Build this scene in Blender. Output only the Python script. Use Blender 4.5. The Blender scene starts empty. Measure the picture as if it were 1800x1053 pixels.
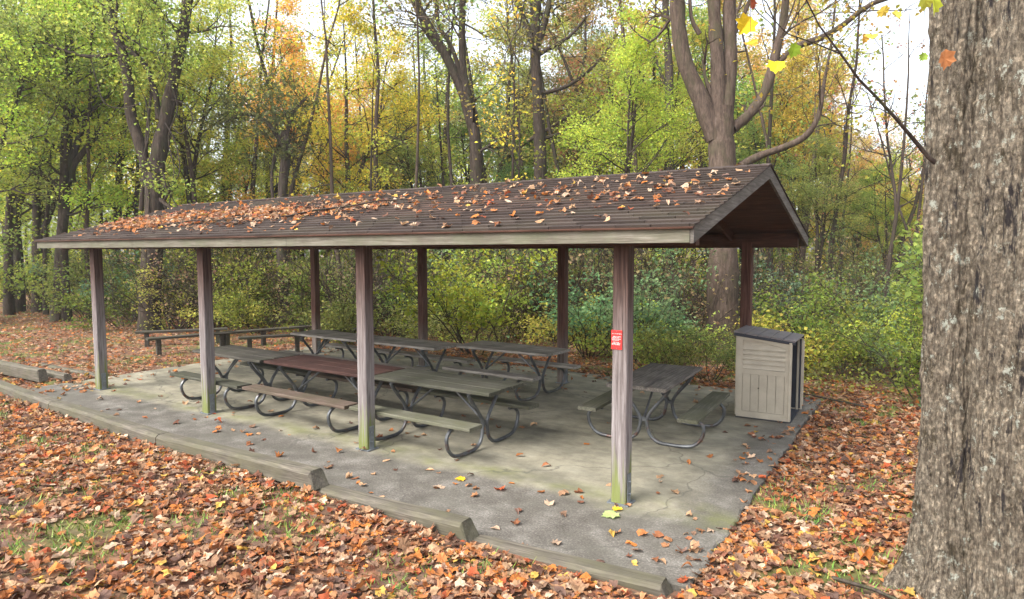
import bpy, math, random
import numpy as np
from mathutils import Vector, Matrix
random.seed(7); RNG = np.random.default_rng(7)
S = bpy.context.scene
COL = S.collection

# ---------------------------------------------------------------- camera
CAM = np.array([2.2831, -5.2936, 2.2205]); FPX = 1161.57
R_ = np.array([0.83983306, 0.54284305, -0.00136258])
U_ = np.array([-0.03808024, 0.06141751, 0.99738547])
F_ = np.array([-0.54150746, 0.83758541, -0.07225205])
cd = bpy.data.cameras.new('camera'); co = bpy.data.objects.new('camera', cd); COL.objects.link(co)
co.matrix_world = Matrix(((R_[0], U_[0], -F_[0], CAM[0]), (R_[1], U_[1], -F_[1], CAM[1]), (R_[2], U_[2], -F_[2], CAM[2]), (0, 0, 0, 1)))
cd.sensor_width = 36; cd.lens = FPX / 1800 * 36; cd.clip_start = .05; cd.clip_end = 1500
S.camera = co
# ---------------------------------------------------------------- sky, sun, exposure
W = bpy.data.worlds.new('World'); S.world = W; W.use_nodes = True
nt = W.node_tree; nt.nodes.clear()
sky = nt.nodes.new('ShaderNodeTexSky'); sky.sky_type = 'NISHITA'; sky.sun_disc = False
SUN_EL, SUN_AZ = math.radians(48), math.radians(200)      # azimuth clockwise from +y
sky.sun_elevation = SUN_EL; sky.sun_rotation = SUN_AZ; sky.air_density = 1.0; sky.dust_density = 4.0; sky.ozone_density = 1.0
hs = nt.nodes.new('ShaderNodeHueSaturation'); hs.inputs['Saturation'].default_value = .35
bg = nt.nodes.new('ShaderNodeBackground'); bg.inputs['Strength'].default_value = .15
wo = nt.nodes.new('ShaderNodeOutputWorld')
nt.links.new(sky.outputs[0], hs.inputs['Color']); nt.links.new(hs.outputs[0], bg.inputs[0]); nt.links.new(bg.outputs[0], wo.inputs[0])
sl = bpy.data.lights.new('sun', 'SUN'); sl.energy = 1.0; sl.angle = math.radians(30); sl.color = (1, .95, .88)
so = bpy.data.objects.new('sun', sl); COL.objects.link(so)
sd = Vector((math.sin(SUN_AZ) * math.cos(SUN_EL), math.cos(SUN_AZ) * math.cos(SUN_EL), math.sin(SUN_EL)))
so.rotation_euler = sd.to_track_quat('Z', 'Y').to_euler()
S.view_settings.view_transform = 'Standard'; S.view_settings.look = 'None'; S.view_settings.gamma = 1
S.view_settings.exposure = 1.75
S.render.engine = 'CYCLES'
S.cycles.max_bounces = 8; S.cycles.diffuse_bounces = 5; S.cycles.transmission_bounces = 3; S.cycles.transparent_max_bounces = 4

# ---------------------------------------------------------------- helpers
def at(u, v, d):
    "point seen at photograph pixel u,v at depth d metres"
    return CAM + d * (F_ + (u - 900) / FPX * R_ + (526.5 - v) / FPX * U_)
def ground_xy(u, d):
    p = at(u, 442, d); return float(p[0]), float(p[1])
def sstep(a, b, x):
    t = np.clip((x - a) / (b - a), 0, 1); return t * t * (3 - 2 * t)
def vnoise(x, y, seed=0, px=None):
    "smooth value noise, vectorised; px = period along x"
    x = np.asarray(x, float); y = np.asarray(y, float)
    xi = np.floor(x).astype(np.int64); yi = np.floor(y).astype(np.int64); fx = x - xi; fy = y - yi
    fx = fx * fx * (3 - 2 * fx); fy = fy * fy * (3 - 2 * fy)
    def h(a, b):
        if px: a = a % px
        n = (a * 374761393 + b * 668265263 + seed * 1442695041) & 0xffffffff
        n = ((n ^ (n >> 13)) * 1274126177) & 0xffffffff
        return ((n ^ (n >> 16)) & 0xffff) / 65535.0
    return (h(xi, yi) * (1 - fx) + h(xi + 1, yi) * fx) * (1 - fy) + (h(xi, yi + 1) * (1 - fx) + h(xi + 1, yi + 1) * fx) * fy
WX = np.array([-60, -13, -9.5, -5, -2.3, -.6, 1.0, 60.])
WY = np.array([-1.2, -1.2, -1.33, -1.57, -1.50, -1.38, -1.24, -1.2])
def gz(x, y):
    "height of the ground"
    x = np.asarray(x, float); y = np.asarray(y, float)
    bank = np.interp(x, [-60, -20, -9, -4, -2.1, -.8, .9, 1.6, 60], [.3, .24, .2, .19, .15, .06, -.03, -.05, -.05])
    wy = np.interp(x, WX, WY)
    near = bank + np.clip(wy - y, 0, 6) * .045
    far = -.05 + 0 * x + sstep(-10.5, -16, x) * .12
    far = far + sstep(-10.05, -10.35, x) * (.05 * sstep(-.26, -.18, y))
    far = far - sstep(2, 9, x) * sstep(2, 10, y) * .8
    far = far + .07 * (vnoise(x * .25, y * .25, 3) - .5) * sstep(7, 10, np.hypot(x - 2, y + 5))
    t = sstep(wy + .14, wy - .02, y)
    t = np.where(x > .95, sstep(.6, -2.5, y), t)
    t = np.where(x < -10.3, sstep(wy + .1, wy - .05, y), t)
    z = far * (1 - t) + near * t
    ins = (x > -10.0) & (x < .82) & (y > wy + .12) & (y < 5.42)
    return np.where(ins, -.16, z)

def tag(o, label=None, cat=None, group=None, kind=None):
    if label: o['label'] = label
    if cat: o['category'] = cat
    if group: o['group'] = group
    if kind: o['kind'] = kind
    return o
def empty(name, loc=(0, 0, 0), rz=0, label=None, cat=None, group=None):
    o = bpy.data.objects.new(name, None); COL.objects.link(o)
    o.location = [float(c) for c in loc]; o.rotation_euler = (0, 0, rz); o.empty_display_size = .2
    return tag(o, label, cat, group)
def mesh_from(name, V, Fc, mats, parent=None, smooth=False, mi=None, attr=None, loc=None):
    "V (n,3) array; Fc array (m,k) or list of arrays with fixed k each"
    me = bpy.data.meshes.new(name)
    V = np.asarray(V, np.float32).reshape(-1, 3)
    if isinstance(Fc, np.ndarray): Fc = [Fc]
    tot = sum(len(f) for f in Fc); loops = np.concatenate([np.asarray(f, np.int32).ravel() for f in Fc if len(f)])
    sizes = np.concatenate([np.full(len(f), np.asarray(f).shape[1], np.int32) for f in Fc if len(f)])
    me.vertices.add(len(V)); me.vertices.foreach_set('co', V.ravel())
    me.loops.add(len(loops)); me.loops.foreach_set('vertex_index', loops)
    me.polygons.add(tot); st = np.concatenate([[0], np.cumsum(sizes)[:-1]]).astype(np.int32)
    me.polygons.foreach_set('loop_start', st); me.polygons.foreach_set('loop_total', sizes)
    if mi is not None: me.polygons.foreach_set('material_index', np.asarray(mi, np.int32))
    me.polygons.foreach_set('use_smooth', np.full(tot, bool(smooth)))
    if attr is not None:
        a = me.color_attributes.new('tint', 'FLOAT_COLOR', 'POINT')
        c = np.ones((len(V), 4), np.float32); c[:, :attr.shape[1]] = attr
        a.data.foreach_set('color', c.ravel())
    for m in (mats if isinstance(mats, (list, tuple)) else [mats]): me.materials.append(m)
    me.update(calc_edges=True); me.validate()
    o = bpy.data.objects.new(name, me); COL.objects.link(o)
    if parent: o.parent = parent
    if loc is not None: o.location = [float(c) for c in loc]
    return o
class MB:
    def __init__(s): s.v = []; s.q = []; s.t = []; s.ng = []; s.a = []
    def add(s, pts, faces, tint=None):
        b = len(s.v); s.v.extend([tuple(map(float, p)) for p in pts])
        for f in faces:
            f = [i + b for i in f]
            (s.q if len(f) == 4 else s.t if len(f) == 3 else s.ng).append(f)
        s.a.extend([tint if tint else (.5, .5, .5)] * len(pts)); return s
    def box(s, c, d, rz=0, tint=None, M=None):
        x, y, z = d[0] / 2, d[1] / 2, d[2] / 2
        P = [(-x, -y, -z), (x, -y, -z), (x, y, -z), (-x, y, -z), (-x, -y, z), (x, -y, z), (x, y, z), (-x, y, z)]
        if M is not None: P = [M @ Vector(p) for p in P]
        else:
            cc, ss = math.cos(rz), math.sin(rz)
            P = [(p[0] * cc - p[1] * ss, p[0] * ss + p[1] * cc, p[2]) for p in P]
        P = [(p[0] + c[0], p[1] + c[1], p[2] + c[2]) for p in P]
        return s.add(P, [(3, 2, 1, 0), (4, 5, 6, 7), (0, 1, 5, 4), (1, 2, 6, 5), (2, 3, 7, 6), (3, 0, 4, 7)], tint)
    def plank(s, a, b, w, h, up=(0, 0, 1), ch=.006, tint=None):
        "chamfered board from a to b, w wide (sideways), h thick (along up)"
        a = Vector(a); b = Vector(b); d = (b - a).normalized(); up = Vector(up); sd_ = d.cross(up).normalized(); up = sd_.cross(d).normalized()
        x, z = w / 2, h / 2
        prof = [(-x + ch, -z), (x - ch, -z), (x, -z + ch), (x, z - ch), (x - ch, z), (-x + ch, z), (-x, z - ch), (-x, -z + ch)]
        P = [a + sd_ * p + up * q for p, q in prof] + [b + sd_ * p + up * q for p, q in prof]
        fs = [(i, (i + 1) % 8, 8 + (i + 1) % 8, 8 + i) for i in range(8)] + [tuple(range(7, -1, -1)), tuple(range(8, 16))]
        return s.add(P, fs, tint)
    def tube(s, pts, rad, n=8, tint=None, cap=True):
        pts = [Vector(p) for p in pts]; N = len(pts); rr = rad if isinstance(rad, (list, tuple)) else [rad] * N
        P = []; nrm = None
        for i, p in enumerate(pts):
            d = (pts[min(i + 1, N - 1)] - pts[max(i - 1, 0)]).normalized()
            if nrm is None: nrm = d.orthogonal().normalized()
            nrm = (nrm - d * nrm.dot(d)).normalized(); bn = d.cross(nrm)
            for k in range(n):
                a = 2 * math.pi * k / n; P.append(p + (nrm * math.cos(a) + bn * math.sin(a)) * rr[i])
        fs = [(i * n + k, i * n + (k + 1) % n, (i + 1) * n + (k + 1) % n, (i + 1) * n + k) for i in range(N - 1) for k in range(n)]
        if cap: fs += [tuple(range(n - 1, -1, -1)), tuple(range((N - 1) * n, N * n))]
        return s.add(P, fs, tint)
    def build(s, name, mats, parent=None, smooth=False, loc=None):
        V = np.array(s.v); fl = [np.array(f, np.int32) for f in (s.q, s.t) if f]
        by = {}
        for f in s.ng: by.setdefault(len(f), []).append(f)
        fl += [np.array(f, np.int32) for f in by.values()]
        return mesh_from(name, V, fl, mats, parent, smooth, attr=np.array(s.a, np.float32), loc=loc)
def autosmooth(o, ang=40):
    me = o.data; me.polygons.foreach_set('use_smooth', np.ones(len(me.polygons), bool))
    try: me.set_sharp_from_angle(angle=math.radians(ang))
    except Exception: pass
    return o

# ---------------------------------------------------------------- materials
def newmat(name, rough=.8, spec=.3):
    m = bpy.data.materials.new(name); m.use_nodes = True; t = m.node_tree; b = t.nodes['Principled BSDF']
    b.inputs['Roughness'].default_value = rough; b.inputs['Specular IOR Level'].default_value = spec
    return m, t, b
def N(t, kind, **kw):
    n = t.nodes.new(kind)
    for k, v in kw.items():
        if k.startswith('i_'): n.inputs[k[2:].replace('_', ' ')].default_value = v
        else: setattr(n, k, v)
    return n
def L(t, a, b): t.links.new(a, b)
def ramp(t, fac, stops, interp='LINEAR'):
    r = t.nodes.new('ShaderNodeValToRGB'); r.color_ramp.interpolation = interp; e = r.color_ramp.elements
    while len(e) < len(stops): e.new(.5)
    for i, (p, c) in enumerate(stops):
        e[i].position = p; e[i].color = (c[0], c[1], c[2], 1) if not isinstance(c, float) else (c, c, c, 1)
    L(t, fac, r.inputs[0]); return r.outputs[0]
def mix(t, fac, a, b, mode='MIX'):
    m = t.nodes.new('ShaderNodeMix'); m.data_type = 'RGBA'; m.blend_type = mode
    for sck, val in ((m.inputs[0], fac), (m.inputs[6], a), (m.inputs[7], b)):
        if hasattr(val, 'is_linked') or hasattr(val, 'links'): L(t, val, sck)
        elif isinstance(val, (int, float)): sck.default_value = val
        else: sck.default_value = (*val, 1)
    return m.outputs[2]
def math_(t, op, a, b=0.0, c=None):
    m = t.nodes.new('ShaderNodeMath'); m.operation = op
    for i, v in enumerate([a, b] + ([c] if c is not None else [])):
        if isinstance(v, (int, float)): m.inputs[i].default_value = v
        else: L(t, v, m.inputs[i])
    return m.outputs[0]
def coords(t, scale=(1, 1, 1), kind='Object'):
    c = N(t, 'ShaderNodeTexCoord'); m = N(t, 'ShaderNodeMapping'); m.inputs['Scale'].default_value = scale
    L(t, c.outputs[kind], m.inputs[0]); return m.outputs[0]
def noise(t, vec, scale=5, detail=6, rough=.6, dist=0):
    n = N(t, 'ShaderNodeTexNoise'); n.inputs['Scale'].default_value = scale; n.inputs['Detail'].default_value = detail
    n.inputs['Roughness'].default_value = rough; n.inputs['Distortion'].default_value = dist
    if vec is not None: L(t, vec, n.inputs['Vector'])
    return n.outputs[0]
def bump(t, b, h, strength=.4, dist=.01):
    n = N(t, 'ShaderNodeBump'); n.inputs['Strength'].default_value = strength; n.inputs['Distance'].default_value = dist
    L(t, h, n.inputs['Height']); L(t, n.outputs[0], b.inputs['Normal'])
def wood(name, dark, mid, light, axis='x', green=None, gamt=.5, rough=.85, tintmix=.25):
    m, t, b = newmat(name, rough)
    sc = {'x': (1.2, 22, 22), 'y': (22, 1.2, 22), 'z': (22, 22, 1.2)}[axis]
    v = coords(t, sc); g = noise(t, v, 2.2, 8, .65, .6)
    c = ramp(t, g, [(.28, dark), (.5, mid), (.72, light)])
    big = noise(t, coords(t, (1.4, 1.4, 1.4)), 1.6, 4, .6)
    c = mix(t, ramp(t, big, [(.35, 0.0), (.65, .55)]), c, dark)
    if green:
        gn = noise(t, coords(t, (1, 1, 1)), 2.3, 5, .7)
        c = mix(t, math_(t, 'MULTIPLY', ramp(t, gn, [(.4, 0.0), (.62, 1.0)]), gamt), c, green)
    at_ = N(t, 'ShaderNodeAttribute', attribute_name='tint')
    sp = N(t, 'ShaderNodeSeparateColor'); L(t, at_.outputs[0], sp.inputs[0])
    hsv = N(t, 'ShaderNodeHueSaturation'); L(t, c, hsv.inputs['Color']); L(t, math_(t, 'MULTIPLY_ADD', sp.outputs[0], 2 * tintmix, 1 - tintmix), hsv.inputs['Value'])
    L(t, hsv.outputs[0], b.inputs['Base Color']); bump(t, b, g, .5, .006)
    return m
M = {}
M['table_grey'] = wood('weathered_table_wood', (0.024, 0.0216, 0.0184), (0.076, 0.0688, 0.0576), (0.152, 0.14, 0.12), 'x', (0.064, 0.068, 0.04), .35)
M['table_back'] = wood('skylight_toned_table_wood', (0.091, 0.0783, 0.0673), (0.309, 0.282, 0.246), (0.546, 0.51, 0.455), 'x')  # back-row wood, its colour lightened to stand in for grazing skylight
M['table_cross'] = wood('stained_grey_table_wood', (0.0375, 0.0325, 0.0287), (0.138, 0.122, 0.106), (0.275, 0.25, 0.219), 'x')
M['table_red'] = wood('red_stained_table_wood', (0.0175, 0.00731, 0.00567), (0.0525, 0.0213, 0.0164), (0.105, 0.0565, 0.0441), 'x')
M['bench_red'] = wood('worn_red_bench_wood', (0.0375, 0.0218, 0.017), (0.106, 0.0714, 0.0564), (0.188, 0.15, 0.119), 'x', (0.0876, 0.0884, 0.0476), .35)
M['table_green'] = wood('mossy_table_wood', (.022, .021, .017), (.062, .060, .046), (.115, .112, .088), 'x', (.06, .065, .032), .4)
M['bench_green'] = wood('mossy_bench_wood', (.04, .038, .028), (.11, .107, .08), (.19, .185, .14), 'x', (.10, .105, .05), .4)
M['fascia'] = wood('weathered_fascia_wood', (0.0585, 0.0468, 0.0351), (0.144, 0.129, 0.101), (0.226, 0.211, 0.172), 'x', (0.117, 0.129, 0.078), .5)
M['rake'] = wood('weathered_rake_wood', (0.0553, 0.0467, 0.0391), (0.145, 0.132, 0.115), (0.255, 0.238, 0.212), 'y')
M['dark_wood'] = wood('dark_stained_wood', (0.0321, 0.0153, 0.00918), (0.0803, 0.0374, 0.0245), (0.134, 0.068, 0.0459), 'x')
M['rail_timber'] = wood('weathered_rail_timber', (.022, .018, .015), (.06, .05, .042), (.12, .105, .085), 'x', (.06, .065, .03), .4)
M['timber'] = wood('landscape_timber', (0.0399, 0.0342, 0.0269), (0.114, 0.0994, 0.0772), (0.217, 0.19, 0.15), 'x', (0.114, 0.111, 0.0589), .45)
def post_mat():
    m, t, b = newmat('post_wood', .85)
    g = noise(t, coords(t, (26, 26, 1.1)), 2, 8, .65, .5)
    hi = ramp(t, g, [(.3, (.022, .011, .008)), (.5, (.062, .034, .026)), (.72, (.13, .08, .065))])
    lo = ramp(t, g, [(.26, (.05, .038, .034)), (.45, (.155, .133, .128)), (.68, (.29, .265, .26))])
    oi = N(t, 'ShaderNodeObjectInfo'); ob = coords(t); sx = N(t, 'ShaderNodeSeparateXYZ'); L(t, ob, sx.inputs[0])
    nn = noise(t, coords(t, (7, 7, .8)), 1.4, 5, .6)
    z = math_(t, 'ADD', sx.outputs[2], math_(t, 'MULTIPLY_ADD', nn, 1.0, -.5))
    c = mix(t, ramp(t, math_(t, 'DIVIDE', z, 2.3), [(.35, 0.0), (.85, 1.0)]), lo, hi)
    tc = N(t, 'ShaderNodeTexCoord'); ad = N(t, 'ShaderNodeVectorMath', operation='MULTIPLY_ADD'); L(t, tc.outputs['Object'], ad.inputs[0]); ad.inputs[1].default_value = (30, 30, 1); L(t, oi.outputs['Location'], ad.inputs[2])
    gr = math_(t, 'ADD', sx.outputs[2], math_(t, 'MULTIPLY_ADD', noise(t, ad.outputs[0], 1.3, 4, .65), 1.7, -.93))
    gr = math_(t, 'ADD', gr, math_(t, 'MULTIPLY', math_(t, 'LESS_THAN', oi.outputs['Random'], .0), 0.0))
    c = mix(t, ramp(t, gr, [(.04, .85), (.34, 0.0)]), c, (.15, .18, .04))
    L(t, c, b.inputs['Base Color']); bump(t, b, g, .6, .006); return m
M['post'] = post_mat()
def rear_post_mat():
    m, t, b = newmat('sheltered_post_wood', .85)
    g = noise(t, coords(t, (26, 26, 1.1)), 2, 8, .65, .5)
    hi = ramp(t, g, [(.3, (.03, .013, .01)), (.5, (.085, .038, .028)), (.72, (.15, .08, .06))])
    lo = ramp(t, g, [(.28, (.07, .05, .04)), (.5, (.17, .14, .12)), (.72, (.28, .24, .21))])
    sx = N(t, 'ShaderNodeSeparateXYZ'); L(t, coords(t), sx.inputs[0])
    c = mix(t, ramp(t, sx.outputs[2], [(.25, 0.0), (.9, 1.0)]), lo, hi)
    L(t, c, b.inputs['Base Color']); bump(t, b, g, .5, .005); return m
M['rear_post'] = rear_post_mat()
def steel():
    m, t, b = newmat('galvanised_steel_tube', .45, .5); b.inputs['Metallic'].default_value = .55
    g = noise(t, coords(t), 5, 6, .65)
    c = ramp(t, g, [(.3, (.055, .056, .058)), (.6, (.115, .122, .128)), (.8, (.19, .2, .2))])
    r = noise(t, coords(t, (2, 2, 2)), 2.2, 5, .7)
    c = mix(t, ramp(t, r, [(.56, 0.0), (.66, .85)]), c, (.11, .05, .03))
    L(t, c, b.inputs['Base Color']); L(t, ramp(t, g, [(.3, .6), (.8, .35)]), b.inputs['Roughness']); return m
M['steel'] = steel()
def plain(name, c, rough=.6, spec=.3, vary=.15, sc=6, metal=0.0):
    m, t, b = newmat(name, rough, spec); b.inputs['Metallic'].default_value = metal
    g = noise(t, coords(t), sc, 6, .65)
    lo = tuple(x * (1 - vary) for x in c); hi = tuple(min(1, x * (1 + vary)) for x in c)
    L(t, ramp(t, g, [(.35, lo), (.65, hi)]), b.inputs['Base Color']); bump(t, b, g, .15, .003); return m
M['bracket'] = plain('grey_galvanised_bracket', (.2, .22, .24), .5, .5, .25, 20, .5)
M['shed_beige'] = plain('beige_plastic', (.40, .36, .285), .55, .4, .1, 5)
M['shed_dark'] = plain('dark_interior_plastic', (.03, .033, .045), .6)
M['shed_roof'] = plain('grey_brown_plastic_lid', (.155, .14, .145), .55, .4, .18, 7)
M['sign_red'] = plain('red_sign_plate', (.62, .022, .02), .4, .5, .05, 5)
M['sign_white'] = plain('white_sign_print', (.8, .75, .73), .5)
def shingle():
    m, t, b = newmat('asphalt_shingle', .95, .2)
    at_ = N(t, 'ShaderNodeAttribute', attribute_name='tint'); sp = N(t, 'ShaderNodeSeparateColor'); L(t, at_.outputs[0], sp.inputs[0])
    c = ramp(t, sp.outputs[0], [(0, (.036, .027, .024)), (.5, (.050, .038, .033)), (1, (.068, .052, .045))])
    g = noise(t, coords(t), 160, 3, .7); c = mix(t, .5, c, ramp(t, g, [(.3, (.6, .6, .6)), (.7, (1.5, 1.45, 1.4))]), 'MULTIPLY')
    al = noise(t, coords(t, (.5, .9, .9)), 1.2, 5, .65)
    c = mix(t, ramp(t, al, [(.5, 0.0), (.7, .45)]), c, (.075, .07, .045))
    L(t, c, b.inputs['Base Color']); bump(t, b, g, .5, .004); return m
M['shingle'] = shingle()
def litter_mat(name, transl=.25):
    m, t, b = newmat(name, .75, .25)
    at_ = N(t, 'ShaderNodeAttribute', attribute_name='tint')
    g = noise(t, coords(t), 30, 4, .6)
    c = mix(t, 1.0, at_.outputs[0], ramp(t, g, [(.3, (.72, .68, .66)), (.7, (1.15, 1.12, 1.1))]), 'MULTIPLY')
    L(t, c, b.inputs['Base Color'])
    tr = N(t, 'ShaderNodeBsdfTranslucent'); L(t, c, tr.inputs[0]); ms = N(t, 'ShaderNodeMixShader'); ms.inputs[0].default_value = transl
    L(t, b.outputs[0], ms.inputs[1]); L(t, tr.outputs[0], ms.inputs[2]); L(t, ms.outputs[0], t.nodes['Material Output'].inputs[0]); return m
M['litter'] = litter_mat('dry_leaf')
def foliage_mat():
    m, t, b = newmat('foliage', .55, .35)
    oi = N(t, 'ShaderNodeObjectInfo'); at_ = N(t, 'ShaderNodeAttribute', attribute_name='tint')
    sp = N(t, 'ShaderNodeSeparateColor'); L(t, at_.outputs[0], sp.inputs[0])
    h = N(t, 'ShaderNodeHueSaturation'); L(t, oi.outputs['Color'], h.inputs['Color'])
    hue = math_(t, 'ADD', math_(t, 'MULTIPLY_ADD', sp.outputs[0], .05, .475), math_(t, 'MULTIPLY_ADD', sp.outputs[1], -.05, .025))
    L(t, hue, h.inputs['Hue'])
    val = math_(t, 'MULTIPLY', math_(t, 'MULTIPLY_ADD', sp.outputs[1], .6, .75), math_(t, 'MULTIPLY_ADD', sp.outputs[2], .7, .65))
    L(t, val, h.inputs['Value']); c = h.outputs[0]
    L(t, c, b.inputs['Base Color'])
    tr = N(t, 'ShaderNodeBsdfTranslucent'); L(t, c, tr.inputs[0]); ms = N(t, 'ShaderNodeMixShader'); ms.inputs[0].default_value = .58
    L(t, b.outputs[0], ms.inputs[1]); L(t, tr.outputs[0], ms.inputs[2]); L(t, ms.outputs[0], t.nodes['Material Output'].inputs[0]); return m
M['foliage'] = foliage_mat()
def foliage_abs():
    m, t, b = newmat('mixed_foliage', .6, .3); at_ = N(t, 'ShaderNodeAttribute', attribute_name='tint'); L(t, at_.outputs[0], b.inputs['Base Color'])
    tr = N(t, 'ShaderNodeBsdfTranslucent'); L(t, at_.outputs[0], tr.inputs[0]); ms = N(t, 'ShaderNodeMixShader'); ms.inputs[0].default_value = .45
    L(t, b.outputs[0], ms.inputs[1]); L(t, tr.outputs[0], ms.inputs[2]); L(t, ms.outputs[0], t.nodes['Material Output'].inputs[0]); return m
M['foliage_abs'] = foliage_abs()
def bark(name, a, b_, c_, sc=(9, 9, 1.6), moss=None):
    m, t, b = newmat(name, .9, .2)
    g = noise(t, coords(t, sc), 2.2, 8, .7, .4); f = noise(t, coords(t, (1, 1, .5)), 25, 5, .7)
    c = ramp(t, g, [(.3, a), (.5, b_), (.7, c_)])
    c = mix(t, .35, c, ramp(t, f, [(.3, (.55, .55, .55)), (.7, (1.4, 1.4, 1.4))]), 'MULTIPLY')
    if moss: c = mix(t, ramp(t, noise(t, coords(t, (1, 1, .5)), 3.2, 5, .65), [(.5, 0.0), (.66, .7)]), c, moss)
    L(t, c, b.inputs['Base Color']); bump(t, b, g, .8, .02); return m
M['bark'] = bark('brown_grey_bark', (0.0146, 0.0107, 0.00778), (0.0463, 0.034, 0.0264), (0.0927, 0.0718, 0.0574), moss=(0.0364, 0.0378, 0.0179))
M['bark_dark'] = bark('dark_vine_covered_bark', (0.0175, 0.0135, 0.0108), (0.054, 0.0405, 0.0338), (0.108, 0.0864, 0.0702), moss=(0.0473, 0.0607, 0.0203))
M['bark_pale'] = bark('pale_grey_bark', (0.0301, 0.0211, 0.0156), (0.077, 0.0546, 0.0415), (0.134, 0.1, 0.0796), moss=(0.0536, 0.0496, 0.0259))
def big_bark():
    m, t, b = newmat('lichen_speckled_bark', .92, .2)
    g = noise(t, coords(t, (16, 16, 5)), 3, 8, .7, .3); f = noise(t, coords(t, (1, 1, .6)), 42, 5, .75)
    c = ramp(t, g, [(.3, (.055, .042, .031)), (.5, (.13, .112, .088)), (.72, (.215, .192, .155))])
    c = mix(t, .55, c, ramp(t, f, [(.38, (.22, .2, .18)), (.5, (.9, .9, .88)), (.64, (2.3, 2.25, 2.15))]), 'MULTIPLY')
    vo = N(t, 'ShaderNodeTexVoronoi'); vo.inputs['Scale'].default_value = 75; L(t, coords(t, (1, 1, .6)), vo.inputs['Vector']); vs = N(t, 'ShaderNodeSeparateColor'); L(t, vo.outputs['Color'], vs.inputs[0])
    c = mix(t, .65, c, ramp(t, vs.outputs[0], [(0, (.55, .52, .48)), (.8, (1.1, 1.07, 1.02)), (1, (1.9, 1.85, 1.75))]), 'MULTIPLY')
    fu = noise(t, coords(t, (30, 30, 2.2)), 1.6, 6, .7, .5); c = mix(t, .8, c, ramp(t, fu, [(.36, (.45, .42, .40)), (.5, (1, 1, 1)), (.66, (1.35, 1.33, 1.3))]), 'MULTIPLY')
    mo = noise(t, coords(t, (1, 1, .6)), 6.5, 7, .8)       # moss patches
    c = mix(t, ramp(t, mo, [(.55, 0.0), (.60, .8)]), c, (.03, .023, .012))
    li = noise(t, coords(t, (1, 1, .8)), 11, 6, .8)        # pale lichen
    c = mix(t, ramp(t, li, [(.585, 0.0), (.63, .85)]), c, (.30, .32, .27))
    st = noise(t, coords(t, (7, 7, 1.1)), 1.5, 7, .75, .4)    # dark wet streaks
    c = mix(t, ramp(t, st, [(.565, 0.0), (.61, .93)]), c, (.012, .010, .012))
    L(t, c, b.inputs['Base Color']); h = math_(t, 'ADD', g, math_(t, 'MULTIPLY', f, .9)); bump(t, b, h, .9, .02); return m
M['big_bark'] = big_bark()
def concrete():
    m, t, b = newmat('stained_concrete', .85, .3)
    o = coords(t); sx = N(t, 'ShaderNodeSeparateXYZ'); L(t, o, sx.inputs[0])
    wob = noise(t, o, 1.1, 6, .65); wob = math_(t, 'MULTIPLY_ADD', wob, .7, -.35)
    X = math_(t, 'ADD', sx.outputs[0], wob); Y = math_(t, 'ADD', sx.outputs[1], wob)
    iny = ramp(t, math_(t, 'MULTIPLY_ADD', Y, 1.0, .2), [(.0, 0.0), (.22, 1.0)])
    inx = ramp(t, math_(t, 'ADD', X, -.0), [(.25, 1.0), (.62, 0.0)])
    inn = math_(t, 'MULTIPLY', iny, inx)
    fine = noise(t, o, 55, 4, .8); med = noise(t, o, 3, 7, .65)
    outer = ramp(t, med, [(.3, (.075, .067, .056)), (.5, (.128, .117, .10)), (.68, (.205, .192, .168))])
    outer = mix(t, .75, outer, ramp(t, fine, [(.38, (.5, .5, .5)), (.55, (1.05, 1.05, 1.05)), (.68, (2.2, 2.2, 2.2))]), 'MULTIPLY')
    inner = ramp(t, med, [(.3, (.165, .152, .112)), (.5, (.26, .24, .178)), (.7, (.335, .315, .24))])
    inner = mix(t, .25, inner, ramp(t, fine, [(.3, (.7, .7, .7)), (.7, (1.3, 1.3, 1.3))]), 'MULTIPLY')
    c = mix(t, inn, outer, inner)
    edge = math_(t, 'MULTIPLY', ramp(t, math_(t, 'ADD', Y, .2), [(.05, 0.0), (.3, 1.0), (.62, 0.0)]), ramp(t, noise(t, o, 1.7, 4, .6), [(.4, 0.0), (.6, .75)]))
    c = mix(t, edge, c, (.13, .14, .045))
    vo = N(t, 'ShaderNodeTexVoronoi', feature='DISTANCE_TO_EDGE'); vo.inputs['Scale'].default_value = .42
    dn = N(t, 'ShaderNodeVectorMath', operation='ADD'); L(t, o, dn.inputs[0])
    nz = N(t, 'ShaderNodeTexNoise'); nz.inputs['Scale'].default_value = 2.5; nz.inputs['Detail'].default_value = 5; L(t, o, nz.inputs['Vector'])
    sc_ = N(t, 'ShaderNodeVectorMath', operation='SCALE'); sc_.inputs['Scale'].default_value = .5; L(t, nz.outputs['Color'], sc_.inputs[0]); L(t, sc_.outputs[0], dn.inputs[1]); L(t, dn.outputs[0], vo.inputs['Vector'])
    c = mix(t, ramp(t, vo.outputs[0], [(0, .7), (.006, 0.0)]), c, (.07, .065, .055))
    damp = ramp(t, noise(t, coords(t, (.6, 1.3, 1)), 1.6, 7, .7), [(.44, 0.0), (.62, .6)])
    c = mix(t, damp, c, (.095, .09, .072))
    L(t, c, b.inputs['Base Color']); bump(t, b, fine, .35, .006); return m
M['concrete'] = concrete()
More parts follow.
